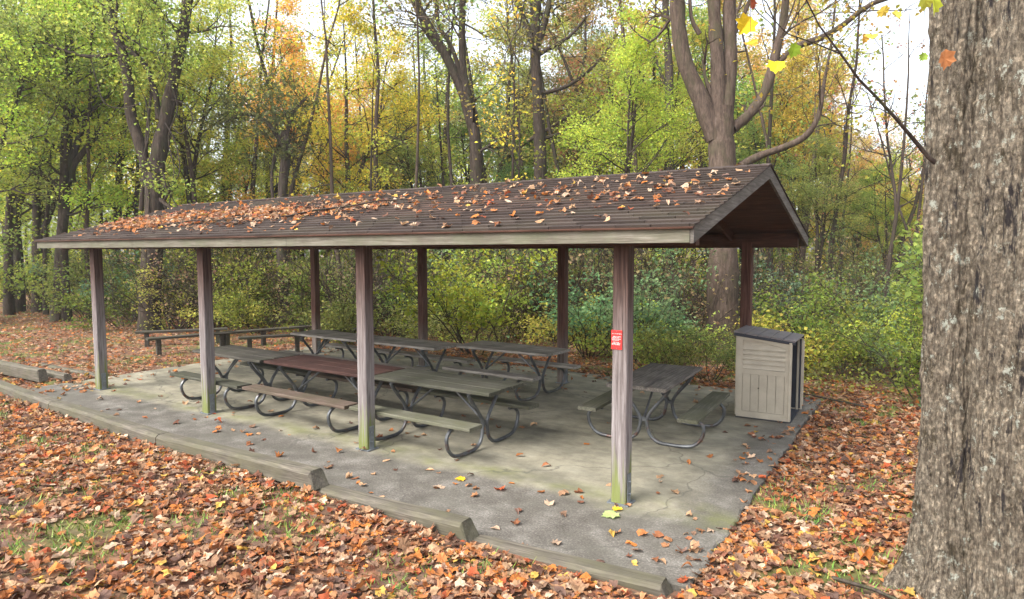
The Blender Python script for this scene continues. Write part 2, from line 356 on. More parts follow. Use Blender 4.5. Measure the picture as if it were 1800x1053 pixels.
def ground_mat():
    m, t, b = newmat('leafy_ground', .95, .15)
    o = coords(t)
    vo = N(t, 'ShaderNodeTexVoronoi'); vo.inputs['Scale'].default_value = 9; L(t, o, vo.inputs['Vector'])
    sp = N(t, 'ShaderNodeSeparateColor'); L(t, vo.outputs['Color'], sp.inputs[0])
    leafc = ramp(t, sp.outputs[0], [(0, (.045, .02, .013)), (.25, (.14, .055, .033)), (.5, (.26, .115, .065)), (.75, (.36, .18, .11)), (1, (.22, .15, .10))])
    soil = ramp(t, noise(t, o, 8, 6, .7), [(.3, (.07, .047, .03)), (.7, (.19, .125, .085))])
    c = mix(t, ramp(t, noise(t, o, 4, 5, .7), [(.42, 0.0), (.55, .85)]), soil, leafc)
    gr = ramp(t, noise(t, o, .9, 5, .6), [(.52, 0.0), (.62, .7)])
    c = mix(t, gr, c, ramp(t, noise(t, o, 20, 4, .7), [(.3, (.035, .05, .012)), (.7, (.13, .16, .04))]))
    L(t, c, b.inputs['Base Color']); bump(t, b, vo.outputs['Distance'], .5, .03); return m
M['ground'] = ground_mat()
def grass_mat():
    m, t, b = newmat('grass_blade', .6, .3); at_ = N(t, 'ShaderNodeAttribute', attribute_name='tint'); L(t, at_.outputs[0], b.inputs['Base Color']); return m
M['grass'] = grass_mat()

# ---------------------------------------------------------------- setting: ground, slab
def grid_axis(lo, hi, flo, fhi, fine, coarse_n):
    a = flo - (np.geomspace(1, abs(flo - lo) + 1, coarse_n) - 1)[::-1]; c = fhi + (np.geomspace(1, hi - fhi + 1, coarse_n) - 1)
    return np.unique(np.concatenate([a, np.arange(flo, fhi, fine), c]))
gx = grid_axis(-300, 300, -16, 6, .08, 40); gy = grid_axis(-300, 300, -6.5, 12, .08, 40)
X, Y = np.meshgrid(gx, gy); Z = gz(X, Y)
Z += .02 * (vnoise(X * 3, Y * 3, 5) - .5)
nx, ny = len(gx), len(gy); idx = np.arange(nx * ny).reshape(ny, nx)
Fq = np.stack([idx[:-1, :-1], idx[:-1, 1:], idx[1:, 1:], idx[1:, :-1]], -1).reshape(-1, 4)
tag(mesh_from('ground', np.stack([X, Y, Z], -1), Fq, M['ground'], smooth=True), kind='structure')
def slab():
    "concrete pad with a slightly broken edge"
    pts = []
    def edge(a, b, n, j):
        for i in range(n):
            f = i / n; x = a[0] + (b[0] - a[0]) * f; y = a[1] + (b[1] - a[1]) * f
            pts.append((x + random.uniform(-j, j), y + random.uniform(-j, j)))
    edge((-10.15, -1.12), (-5, -1.36), 8, 0); edge((-5, -1.36), (-2.3, -1.30), 5, 0); edge((-2.3, -1.30), (.97, -1.10), 8, 0)
    edge((.97, -1.10), (.86, 5.5), 60, .018); edge((.86, 5.5), (-10.15, 5.5), 40, .02); edge((-10.15, 5.5), (-10.15, -1.12), 30, .02)
    n = len(pts); cx_, cy_ = -4.6, 2.1
    V = [(x, y, -.2) for x, y in pts] + [(x, y, -.012) for x, y in pts] + [(x + (cx_ - x) * .003, y + (cy_ - y) * .003, 0) for x, y in pts]
    fs = [(i, (i + 1) % n, n + (i + 1) % n, n + i) for i in range(n)] + [(n + i, n + (i + 1) % n, 2 * n + (i + 1) % n, 2 * n + i) for i in range(n)]
    mb = MB(); mb.add(V, fs + [tuple(range(2 * n, 3 * n))]); tag(mb.build('concrete_slab', M['concrete']), kind='structure')
slab()

# ---------------------------------------------------------------- landscape timbers
def timber(a, b, z0, h, w, label, group='landscape timbers edging the slab', bev=True, mat='timber'):
    a = Vector((a[0], a[1], 0)); b = Vector((b[0], b[1], 0)); d = b - a; Ln = d.length
    n = 24; P = []; c = .028
    prof = [(-w / 2, 0), (w / 2, 0), (w / 2, h - c), (w / 2 - c, h), (-w / 2 + c, h), (-w / 2, h - c)]
    for i in range(n + 1):
        f = i / n; x = f * Ln; sc = 1.0; zz = 0
        for (py, pz) in prof:
            q = x
            if bev and i == n and pz > h * .5: q = x - .07
            wob = .005 * (vnoise(x * 2.5, py * 9 + z0 * 31, 8) - .5)
            P.append((q, py + wob, pz + (.010 * (float(vnoise(x * 1.7 + a.x, z0 * 9, 4)) - .5) if pz > 0 else 0)))
    m = len(prof)
    fs = [(i * m + k, (i + 1) * m + k, (i + 1) * m + (k + 1) % m, i * m + (k + 1) % m) for i in range(n) for k in range(m)]
    fs += [tuple(range(m)), tuple(range((n + 1) * m - 1, n * m - 1, -1))]
    mb = MB(); mb.add(P, fs); o = mb.build('landscape_timber', M[mat]); o.location = (a.x, a.y, z0); o.rotation_euler = (0, 0, math.atan2(d.y, d.x))
    tag(o, label, 'timber', group); return o
timber((-3.3, -1.53), (.90, -1.20), -.09, .135, .17, 'low weathered timber flush with the slab corner nearest the camera, lowest of the wall')
timber((-4.6, -1.58), (-.60, -1.375), .045, .14, .17, 'weathered timber of the middle course, its dark angled end halfway along the slab front')
timber((-4.45, -1.575), (-2.13, -1.50), .188, .145, .17, 'top course timber with a angled end above the leaves in front of the second post')
timber((-7.1, -1.475), (-4.46, -1.575), .188, .145, .17, 'top course timber along the slab edge in front of the third post', bev=False)
timber((-9.55, -1.31), (-7.11, -1.475), .188, .142, .17, 'top course timber along the slab edge in front of the leftmost front post', bev=False)
timber((-13.0, -1.22), (-9.56, -1.31), .188, .142, .17, 'top course timber running out of the left edge of the photo', bev=False)
timber((-13.6, -.28), (-10.6, -.22), .0, .21, .14, 'mossy step timber beyond the slab, nearest to the retaining wall', 'step timbers beyond the slab end', True)
timber((-13.3, .0), (-10.25, .02), -.05, .17, .14, 'mossy step timber beyond the slab, middle of three', 'step timbers beyond the slab end', True)
timber((-12.6, .47), (-10.12, .5), -.08, .13, .13, 'low step timber beside the leftmost front post, farthest of three', 'step timbers beyond the slab end', True)

# ---------------------------------------------------------------- picnic shelter
WD, ZE, ZR, OX, OY, OX2, SP = 4.484, 2.285, 3.145, .70, .32, 1.11, 3.05
XL, XR = -3 * SP - OX2, OX
sh = empty('picnic_shelter', (-4.6, 2.24, 0), 0, 'long open wooden picnic shelter with a brown shingle gable roof strewn with leaves', 'shelter')
so_ = Vector(sh.location)
def rel(p): return (p[0] - so_.x, p[1] - so_.y, p[2] - so_.z)
def add_post(x, y, w, h, mat, br):
    mb = MB(); n = 14
    V = []; c = .008; hw = w / 2
    prof = [(-hw + c, -hw), (hw - c, -hw), (hw, -hw + c), (hw, hw - c), (hw - c, hw), (-hw + c, hw), (-hw, hw - c), (-hw, -hw + c)]
    for i in range(n + 1):
        z = h * i / n; dx = .004 * (float(vnoise(z * 1.5, x, 2)) - .5)
        for px_, py_ in prof: V.append((px_ + dx, py_ - dx, z))
    fs = [(i * 8 + k, i * 8 + (k + 1) % 8, (i + 1) * 8 + (k + 1) % 8, (i + 1) * 8 + k) for i in range(n) for k in range(8)] + [tuple(range(7, -1, -1)), tuple(range(n * 8, n * 8 + 8))]
    mb.add(V, fs); o = mb.build('post', mat, sh, loc=rel((x, y, .012)))
    bm_ = MB()
    for s_ in (-1, 1):
        bm_.box((s_ * (hw + .004), 0, .13), (.006, .07, .26))
        for zz in (.08, .19): bm_.tube([(s_ * (hw + .006), 0, zz), (s_ * (hw + .02), 0, zz)], .011, 6)
    bm_.box((0, 0, -.004), (w + .06, w + .03, .012))
    bm_.build('bracket', M['bracket'], o)
for (x, y, w) in [(-.012, .035, .14), (-3.07, -.03, .138), (-6.13, 0, .138), (-9.08, .0, .138)]: add_post(x, y, w, ZE + .05, M['post'], 1)
for (x, y, w) in [(-.03, WD, .14), (-3.02, WD, .14), (-6.1, WD, .14), (-9.16, WD, .14)]: add_post(x, y, w, ZE + .05, M['rear_post'], 0)
yR = WD / 2; run = yR + OY; rise = ZR - (ZE + .14); sl_len = math.hypot(run, rise); ang = math.atan2(rise, run)
ye0, ye1 = -OY, WD + OY
for side, ye, sg in ((0, ye0, 1), (1, ye1, -1)):
    up = Vector((0, -sg * math.sin(ang), math.cos(ang))); dr = Vector((0, sg * math.cos(ang), math.sin(ang)))
    base = Vector((0, ye, ZE + .135))
    # board deck
    mb = MB()
    nb = 16
    for i in range(nb):
        s0 = sl_len * i / nb + .0; s1 = sl_len * (i + 1) / nb - .004
        p = base + dr * ((s0 + s1) / 2) + up * -.012
        mb.plank(rel((XL + .01, p.y, p.z)), rel((XR - .01, p.y, p.z)), s1 - s0, .022, up=up, ch=.003, tint=(random.uniform(.3, .7),) * 3)
    mb.build('roof_deck', M['dark_wood'], sh)
    # shingle courses, each tab a shallow wedge
    mb = MB(); nc = 20; ex = (sl_len + .05) / nc
    for i in range(nc):
        s0 = -.05 + i * ex; s1 = s0 + ex + .02
        x = XL - .03 - (i % 3) * .1; 
        while x < XR + .03:
            w = .305; xa = max(x + .003, XL - .03); xb = min(x + w - .003, XR + .03); x += w
            if xb - xa < .02: continue
            tn = random.random(); tn = (tn, tn, tn)
            lift = random.uniform(0, .004); j = random.uniform(-.004, .004)
            def q(xx, s_, hh):
                sag = -.02 * math.sin(math.pi * min(1, max(0, s_ / sl_len))) * (.4 + float(vnoise(xx * .35, side * 7, 11)))
                p = base + dr * s_ + up * (hh + sag * .5); return rel((xx, p.y, p.z))
            hb = .022 + lift; ht = .0035
            P = [q(xa, s0 + j, .004), q(xb, s0 + j, .004), q(xb, s1, .002), q(xa, s1, .002), q(xa, s0 + j, hb), q(xb, s0 + j, hb), q(xb, s1, ht), q(xa, s1, ht)]
            f = [(3, 2, 1, 0), (4, 5, 6, 7), (0, 1, 5, 4), (1, 2, 6, 5), (2, 3, 7, 6), (3, 0, 4, 7)]
            if sg < 0: f = [tuple(reversed(k)) for k in f]
            mb.add(P, f, tn)
    mb.build('shingles', M['shingle'], sh)
    # drip edge
    mb = MB(); p0 = base + dr * -.035 + up * -.005
    mb.plank(rel((XL - .02, p0.y, p0.z)), rel((XR + .02, p0.y, p0.z)), .05, .016, up=up, ch=.002); mb.build('drip_edge', M['dark_wood'], sh)
    # fascia, in three boards
    yf = ye - sg * .012
    cuts = [XL, -7.3, -3.98, XR - .013] if side == 0 else [XL, -5, XR - .013]
    for a, b in zip(cuts[:-1], cuts[1:]):
        mb = MB(); mb.plank(rel((a + .002, yf, ZE + .064)), rel((b - .002, yf, ZE + .064)), .026, .128, ch=.003, tint=(random.uniform(.4, .6),) * 3)
        mb.build('fascia_board', M['fascia'], sh)
    # rake boards on both gables
    for xx in (XL - .012, XR + .002):
        mb = MB(); a = Vector((xx, ye - sg * .02, ZE + .062)); b = Vector((xx, yR, ZR - .078)); dd = (b - a).normalized()
        hgt = .125; upv = Vector((0, -dd.z * sg, abs(dd.y)))
        t_ = .028; P = []
        for (pt) in (a, b):
            pass
        zt = (hgt / abs(dd.y)) / 2
        P = [(xx - t_ / 2, a.y, a.z - zt), (xx + t_ / 2, a.y, a.z - zt), (xx + t_ / 2, b.y, b.z - zt), (xx - t_ / 2, b.y, b.z - zt),
             (xx - t_ / 2, a.y, a.z + zt), (xx + t_ / 2, a.y, a.z + zt), (xx + t_ / 2, b.y - sg * .002, b.z + zt), (xx - t_ / 2, b.y - sg * .002, b.z + zt)]
        f = [(3, 2, 1, 0), (4, 5, 6, 7), (0, 1, 5, 4), (1, 2, 6, 5), (2, 3, 7, 6), (3, 0, 4, 7)]
        if sg < 0: f = [tuple(reversed(k)) for k in f]
        mb.add([rel(p) for p in P], f); mb.build('rake_board', M['rake'], sh)
    # plate beam over the posts
    mb = MB(); yb = 0 if side == 0 else WD
    mb.plank(rel((XL + .1, yb, ZE + .085)), rel((XR - .06, yb, ZE + .085)), .09, .2, ch=.004); mb.build('beam', M['dark_wood'], sh)
    # rafters
    mb = MB()
    x = XL + .25
    while x < -.05:
        a = base + dr * .03 + up * -.085; b = base + dr * (sl_len - .04) + up * -.085
        mb.plank(rel((x, a.y, a.z)), rel((x, b.y, b.z)), .038, .12, up=up, ch=.002); x += .61
    mb.build('rafters', M['dark_wood'], sh)
mb = MB(); mb.plank(rel((XL + .02, yR, ZR - .12)), rel((XR - .05, yR, ZR - .12)), .04, .17, ch=.003); mb.build('ridge_board', M['dark_wood'], sh)
mb = MB(); x = XL - .03
while x < XR + .02:                                        # ridge cap shingles
    tn = random.uniform(.2, .9); x2 = min(x + .14, XR + .03)
    for sg in (1, -1):
        P = [(x, yR, ZR + .022), (x2, yR, ZR + .016), (x2, yR - sg * .13, ZR - .13 * math.tan(ang) + .022), (x, yR - sg * .13, ZR - .13 * math.tan(ang) + .03)]
        Q = [(a, b, c - .012) for a, b, c in P]
        f = [(0, 3, 2, 1), (4, 5, 6, 7), (0, 1, 5, 4), (2, 3, 7, 6), (0, 4, 7, 3), (1, 2, 6, 5)]
        if sg < 0: f = [tuple(reversed(k)) for k in f]
        mb.add([rel(p) for p in P + Q], f, (tn,) * 3)
    x += .127
mb.build('ridge_cap', M['shingle'], sh)

# ---------------------------------------------------------------- sign on the post
sg_ = empty('sign', (-.035, -.043, 1.46), 0, 'small red notice with white print on the nearest post', 'sign')
mb = MB(); mb.box((0, 0, 0), (.1, .004, .165)); mb.build('sign_plate', M['sign_red'], sg_)
mb = MB()
for z, words in [(.052, (.008, .006, .012, .016, .018, .006)), (.028, (.024, .008, .03)), (.018, (.018, .016, .022)), (.007, (.03, .008, .032)), (-.003, (.016, .014, .026)), (-.022, (.022, .008, .014)), (-.033, (.03, .006, .034)), (-.042, (.014, .006, .008, .03))]:
    x = -.042 + (.010 if z in (.028, -.022) else 0)
    for w in words:
        k = x
        while k < x + w - .001: mb.box((k + .0013, -.0029, z), (.0018, .001, .0042)); k += .0028
        x += w + .0045
mb.build('printed_text', M['sign_white'], sg_)
for z in (.074, -.074): mb = MB(); mb.tube([(0, -.002, z), (0, -.006, z)], .0028, 8); mb.build('screw', M['bracket'], sg_)

# ---------------------------------------------------------------- picnic tables
def picnic_table(c, rz, Ln, wd, label, top, bench, planks=3, zt=.72, zb=.415):
    t = empty('picnic_table', (c[0], c[1], 0), rz, label, 'picnic table', 'picnic tables under the shelter')
    mb = MB(); pw = wd / planks
    for i in range(planks):
        y = -wd / 2 + pw * (i + .5); dz = random.uniform(-.003, .003)
        mb.plank((-Ln / 2 + random.uniform(-.012, .012), y, zt - .02 + dz), (Ln / 2 + random.uniform(-.012, .012), y, zt - .02 - dz), pw - .008, .04, ch=.006, tint=(random.uniform(.3, .75),) * 3)
    mb.build('tabletop', M[top], t)
    for s in (-1, 1):
        mb = MB(); yb = s * (wd / 2 + .235)
        mb.plank((-Ln / 2 + random.uniform(-.01, .01), yb, zb - .02), (Ln / 2 + random.uniform(-.01, .01), yb, zb - .02), .225, .042, ch=.007, tint=(random.uniform(.4, .7),) * 3)
        mb.build('bench_seat', M[bench], t)
    r = .021
    for e in (-1, 1):
        xe = e * (Ln / 2 - .30); mb = MB()
        for s in (-1, 1):
            y1 = wd / 2 + .235
            key = [(.30, zt - .06), (.25, zt - .14), (.10, .40), (.045, .30), (.04, .24), (.07, .12), (.14, .05), (.24, .024), (y1 - .18, .024), (y1 - .02, .045), (y1 + .07, .12), (y1 + .105, .22), (y1 + .09, .29), (y1 + .02, .345), (y1 - .08, .355)]
            pts = []
            K = [key[0]] + key + [key[-1]]
            for i in range(1, len(K) - 2):
                for f in (0, .25, .5, .75):
                    a, b_, c_, d_ = K[i - 1], K[i], K[i + 1], K[i + 2]
                    q = [.5 * (2 * b_[k] + (c_[k] - a[k]) * f + (2 * a[k] - 5 * b_[k] + 4 * c_[k] - d_[k]) * f * f + (3 * b_[k] - a[k] - 3 * c_[k] + d_[k]) * f ** 3) for k in (0, 1)]
                    pts.append((xe, s * q[0], max(q[1], r + .003)))
            pts.append((xe, s * key[-1][0], key[-1][1]))
            mb.tube(pts, r, 8)
            mb.box((xe, s * y1, .382), (.05, .18, .02))
        mb.box((xe, 0, zt - .052), (.045, wd - .08, .022))
        mb.box((xe, 0, .285), (.012, .10, .05))
        autosmooth(mb.build('leg_frame', M['steel'], t))
        mb = MB(); mb.tube([(xe - e * .01, 0, .30), (xe - e * (Ln * .27), 0, zt - .07)], .014, 8); mb.box((xe - e * (Ln * .27), 0, zt - .051), (.06, .2, .02))
        autosmooth(mb.build('brace', M['steel'], t))
    return t
R = math.radians
picnic_table((-6.45, .80), R(-2), 1.72, .68, 'grey weathered picnic table standing behind the third post, leftmost in the front row', 'table_grey', 'table_green')
picnic_table((-4.50, .76), R(-1.5), 2.03, .68, 'red stained picnic table with worn red bench, middle of the front row', 'table_red', 'bench_red')
picnic_table((-2.56, .74), R(-1), 1.76, .68, 'mossy green-grey picnic table butted against the right end of the red one', 'table_green', 'bench_green', 3)
picnic_table((-6.92, 3.02), R(-2), 1.78, .66, 'weathered picnic table at the left end of the back row', 'table_back', 'table_back')
picnic_table((-5.12, 2.98), R(-2), 1.74, .68, 'weathered picnic table in the middle of the back row', 'table_back', 'table_back')
picnic_table((-3.34, 3.40), R(-2), 1.70, .70, 'picnic table with a gapped plank top and brown bench, right end of the back row', 'table_back', 'table_back', 4)
picnic_table((-.56, 2.38), R(93), 1.62, .70, 'dark weathered picnic table set crosswise beside the beige storage box', 'table_cross', 'bench_green', 3)

# ---------------------------------------------------------------- storage box
def storage_box():
    t = empty('storage_box', (.385, 4.07, 0), R(2), 'beige plastic storage box with louvred side, grey plank lid and an open front', 'storage box')
    w, d, hb, hf = .68, .74, 1.13, 1.05       # back (left, -x) higher than front (+x)
    def hz(x): return hb + (hf - hb) * (x + w / 2) / w
    def side(y, outer):
        th = .03; mb = MB(); yo = y; s = outer
        def pan(x0, x1, z0, z1a, z1b, off, dep=.012):
            ya = yo + s * (off - dep); yb = yo + s * off
            P = [(x0, ya, z0), (x1, ya, z0), (x1, ya, z1b), (x0, ya, z1a), (x0, yb, z0), (x1, yb, z0), (x1, yb, z1b), (x0, yb, z1a)]
            f = [(0, 3, 2, 1), (4, 5, 6, 7), (0, 1, 5, 4), (1, 2, 6, 5), (2, 3, 7, 6), (3, 0, 4, 7)]
            if s < 0: f = f
            mb.add(P, f)
        pan(-w / 2 + .01, w / 2 - .01, .02, hz(-w / 2) - .01, hz(w / 2) - .01, -.006, .02)
        pan(-w / 2, -w / 2 + .075, .02, hz(-w / 2), hz(-w / 2 + .075), .016)
        pan(w / 2 - .075, w / 2, .02, hz(w / 2 - .075), hz(w / 2), .016)
        pan(-w / 2 + .0755, w / 2 - .0755, .02, .10, .10, .0155)
        pan(-w / 2 + .0755, w / 2 - .0755, .60, .67, .665, .0165)
        n = 10      # arched top rail
        for i in range(n):
            x0 = -w / 2 + .0755 + (w - .151) * i / n; x1 = x0 + (w - .151) / n
            f0 = (i / n - .35); f1 = ((i + 1) / n - .35)
            za = hz(x0) - .06 - .10 * f0 * f0; zb_ = hz(x1) - .06 - .10 * f1 * f1
            ya = yo; yb = yo + s * .0158
            P = [(x0, ya, za), (x1, ya, zb_), (x1, ya, hz(x1)), (x0, ya, hz(x0)), (x0, yb, za), (x1, yb, zb_), (x1, yb, hz(x1)), (x0, yb, hz(x0))]
            mb.add(P, [(0, 3, 2, 1), (4, 5, 6, 7), (0, 1, 5, 4), (2, 3, 7, 6)])
        z = .672
        while z < .98:      # louvres
            x0, x1 = -w / 2 + .076, w / 2 - .076; zt = z + .062
            P = [(x0, yo + s * .022, z), (x1, yo + s * .022, z), (x1, yo - s * .004, zt), (x0, yo - s * .004, zt), (x0, yo, z), (x1, yo, z)]
            mb.add(P, [(0, 1, 2, 3), (0, 4, 5, 1)]); z += .064
        for i in range(5):  # vertical boards
            x0 = -w / 2 + .077 + i * (w - .154) / 5; pan(x0 + .004, x0 + (w - .154) / 5 - .006, .105, .598, .598, .009)
        return mb
    side(-d / 2, -1).build('side_panel', M['shed_beige'], t); side(d / 2, 1).build('side_panel', M['shed_beige'], t)
    mb = MB(); mb.box((-w / 2 - .006, 0, .57), (.03, d - .02, 1.08)); mb.build('rear_panel', M['shed_beige'], t)
    mb = MB(); mb.box((0, 0, .022), (w + .01, d + .02, .035)); mb.build('base', M['shed_dark'], t)
    mb = MB(); mb.box((-.0, d / 2 - .028, .55), (w - .06, .012, .98)); mb.box((0, -d / 2 + .03, .55), (w - .06, .01, .98)); mb.box((-w / 2 + .02, 0, .55), (.01, d - .08, .98)); mb.build('lining', M['shed_dark'], t)
    # front frame and doors folded open
    for yy in (-d / 2 - .01, d / 2 - .02): mb = MB(); mb.plank((w / 2 - .015, yy, .03), (w / 2 - .015, yy, hf), .035, .05, up=(0, 1, 0)); mb.build('front_frame', M['shed_beige'], t)
    dr_ = MB(); c, s = math.cos(R(98)), math.sin(R(98)); mt = Matrix.Rotation(R(98), 3, 'Z')
    dr_.box((w / 2 + .03 + c * .18, d / 2 - .01 + s * .18, .53), (.36, .03, .98), M=mt); dr_.box((w / 2 + .05 + c * .18, d / 2 - .018 + s * .18, .53), (.30, .02, .86), M=mt)
    o = dr_.build('door', M['shed_beige'], t)
    kb = MB(); kb.box((w / 2 + .012, d / 2 - .03, .54), (.02, .035, .96)); kb.build('door_edge', M['shed_dark'], o)
    # lid: planks with grooves running front to back
    mb = MB(); nb = 5; a = math.atan2(hf - hb, w)
    mb.plank((-w / 2 - .03, 0, hz(-w / 2) + .006), (w / 2 + .03, 0, hz(w / 2) + .006), d + .05, .012)
    mb.build('lid_underside', M['shed_dark'], t); mb = MB()
    for i in range(nb):
        x0 = -w / 2 - .045 + (w + .095) * i / nb; x1 = x0 + (w + .095) / nb - .009; xm = (x0 + x1) / 2; zz = hz(xm) + .022
        mb.plank((xm, -d / 2 - .035, zz), (xm, d / 2 + .035, zz), x1 - x0, .02, up=(-math.sin(a), 0, math.cos(a)), ch=.004, tint=(random.uniform(.4, .6),) * 3)
    mb.build('lid', M['shed_roof'], t)
    for y in (-d / 2 - .024, d / 2 + .024): mb = MB(); mb.plank((-w / 2 - .04, y, hz(-w / 2) - .004), (w / 2 + .045, y, hz(w / 2) - .006), .012, .045, ch=.003); mb.build('lid_rim', M['shed_dark'], t)
    mb = MB(); mb.tube([(-.06, -d / 2 - .008, .42), (-.06, -d / 2 - .016, .42)], .009, 8); mb.build('knob', M['rail_timber'], t)
storage_box()

# ---------------------------------------------------------------- low plank benches at the left
def low_bench(a, b, label, posts=2, z=.40):
    a = np.array(a); b = np.array(b); c = (a + b) / 2; d = b - a; Ln = float(np.hypot(*d)); g = float(gz(c[0], c[1]))
    t = empty('low_bench', (c[0], c[1], g), math.atan2(d[1], d[0]), label, 'bench', 'low plank benches at the wood edge')
    z = z - g
    mb = MB(); mb.plank((-Ln / 2, 0, z - .025), (Ln / 2, 0, z - .025), .2, .05, ch=.008); mb.build('seat', M['rail_timber'], t)
    for i in range(posts):
        x = -Ln / 2 + .22 + (Ln - .44) * i / (posts - 1); mb = MB(); mb.plank((x, 0, -.05), (x, 0, z - .052), .09, .12, up=(0, 1, 0)); mb.build('leg', M['rail_timber'], t)
low_bench((-13.2, 2.7), (-12.1, 4.3), 'low dark plank bench on two posts, farthest left at the wood edge', 2)
low_bench((-11.8, 2.2), (-11.3, 4.0), 'low plank bench in front of the others, left of the third post', 2)
low_bench((-11.5, 3.5), (-10.8, 5.7), 'long low plank bench running back to the bushes right of the third post', 3)
low_bench((-10.3, 3.35), (-9.6, 4.6), 'short low plank bench just left of the back row of tables', 2)
low_bench((-9.75, 5.0), (-9.2, 6.3), 'low plank bench nearest the back left post of the shelter', 2)

# ---------------------------------------------------------------- fallen leaves
PAL = np.array([(.44, .22, .105), (.42, .165, .055), (.30, .12, .055), (.19, .08, .05), (.11, .055, .04), (.48, .31, .18), (.34, .205, .12), (.24, .15, .10), (.56, .20, .045), (.42, .095, .035), (.56, .42, .30), (.56, .37, .08), (.16, .10, .08)])
PW = np.array([13, 12, 10, 8, 6, 14, 10, 8, 9, 4, 11, 3, 7]); PW = PW / PW.sum()
def leaf_outline(kind, rng):
    if kind == 0:   # maple-like, five lobes
        A = [(0, -.46), (.15, -.36), (.42, -.34), (.37, -.12), (.53, .12), (.32, .17), (.26, .33), (.10, .34), (0, .54), (-.12, .33), (-.27, .34), (-.31, .18), (-.52, .10), (-.38, -.10), (-.41, -.33), (-.15, -.37)]
    elif kind == 1:  # broad tulip-tree-like
        A = [(0, -.45), (.34, -.36), (.42, -.02), (.26, .06), (.36, .36), (.06, .28), (-.06, .28), (-.36, .36), (-.26, .06), (-.42, -.02), (-.34, -.36)]
    else:           # oval
        A = [(0, -.5), (.2, -.28), (.27, 0), (.18, .3), (0, .55), (-.18, .3), (-.27, 0), (-.2, -.28)]
    return np.array(A)
def scatter_leaves(name, P, size, tilt, lift, normal=None, flat=.35, colors=None, rng=RNG, curl=.35):
    "P (n,3) positions -> one mesh of curled leaves"
    n = len(P); kinds = rng.choice(3, n, p=[.45, .3, .25]); Vs, Fs, Cs = [], [], []; off = 0
    cidx = rng.choice(len(PAL), n, p=PW); colr = (PAL[cidx] * .93 + PAL.mean(0) * .07) * rng.uniform(.7, 1.25, (n, 1)) if colors is None else colors
    for k in range(3):
        I = np.where(kinds == k)[0]
        if not len(I): continue
        A = leaf_outline(k, rng); m = len(A); ni = len(I)
        o = np.concatenate([A, [[0, 0]]], 0); o = np.repeat(o[None], ni, 0) * (1 + rng.uniform(-.12, .12, (ni, m + 1, 2)))
        o[:, :, 0] *= rng.uniform(.7, 1.05, (ni, 1))
        sz = size(I) if callable(size) else rng.uniform(size[0], size[1], ni)
        cu = rng.normal(0, curl, (ni, 1)); cv = rng.normal(0, curl, (ni, 1)); fold = rng.uniform(-.1, .5, (ni, 1))
        z = cu * o[:, :, 0] ** 2 * 1.6 + cv * o[:, :, 1] ** 2 * 1.6 + fold * np.abs(o[:, :, 0]) + rng.normal(0, .05, (ni, m + 1))
        L3 = np.stack([o[:, :, 0], o[:, :, 1], z], -1) * sz[:, None, None]
        yaw = rng.uniform(0, 2 * np.pi, ni); tl = np.abs(rng.normal(0, tilt, ni)); ax = rng.uniform(0, 2 * np.pi, ni)
        cy_, sy_ = np.cos(yaw), np.sin(yaw)
        Rz = np.zeros((ni, 3, 3)); Rz[:, 0, 0] = cy_; Rz[:, 0, 1] = -sy_; Rz[:, 1, 0] = sy_; Rz[:, 1, 1] = cy_; Rz[:, 2, 2] = 1
        kx, ky = np.cos(ax), np.sin(ax); c, s = np.cos(tl), np.sin(tl); Rt = np.zeros((ni, 3, 3))
        Rt[:, 0, 0] = c + kx * kx * (1 - c); Rt[:, 0, 1] = kx * ky * (1 - c); Rt[:, 0, 2] = ky * s
        Rt[:, 1, 0] = kx * ky * (1 - c); Rt[:, 1, 1] = c + ky * ky * (1 - c); Rt[:, 1, 2] = -kx * s
        Rt[:, 2, 0] = -ky * s; Rt[:, 2, 1] = kx * s; Rt[:, 2, 2] = c
        RR = Rt @ Rz
        if normal is not None: RR = normal @ RR
        W3 = np.einsum('nij,nkj->nki', RR, L3)
        up_ = np.array([0, 0, 1.]) if normal is None else normal[:, 2]
        low = (W3 @ up_).min(1); W3 += P[I][:, None, :] + (lift - low * .8)[:, None, None] * up_
        Vs.append(W3.reshape(-1, 3)); b = off + np.arange(ni)[:, None, None] * (m + 1)
        tri = np.stack([np.arange(m), (np.arange(m) + 1) % m, np.full(m, m)], -1)[None] + b; Fs.append(tri.reshape(-1, 3)); off += ni * (m + 1)
        cc = np.repeat(colr[I][:, None], m + 1, 1); cc = cc * rng.uniform(.8, 1.2, (ni, m + 1, 1)); cc[:, m] *= .85; Cs.append(cc.reshape(-1, 3))
    return mesh_from(name, np.concatenate(Vs), np.concatenate(Fs), M['litter'], attr=np.clip(np.concatenate(Cs), 0, 1), smooth=False)
def in_view(x, y, margin=260):
    d = (x - CAM[0]) * F_[0] + (y - CAM[1]) * F_[1]; s = (x - CAM[0]) * R_[0] + (y - CAM[1]) * R_[1]
    return (d > 2.0) & (np.abs(s) / np.maximum(d, .1) < (900 + margin) / FPX), d
def ground_field(x, y):
    wy = np.interp(x, WX, WY)
    return ~((x > -10.15) & (x < .93) & (y > wy - .1) & (y < 5.5)) & ~((x <= -10.15) & (np.abs(y - wy) < .09))
def pts_on(n, x0, x1, y0, y1): return RNG.uniform(x0, x1, n), RNG.uniform(y0, y1, n)
GRASSN = lambda x, y: vnoise(x * .9, y * .9, 21) * .4 + vnoise(x * 3.4, y * 3.4, 22) * .6
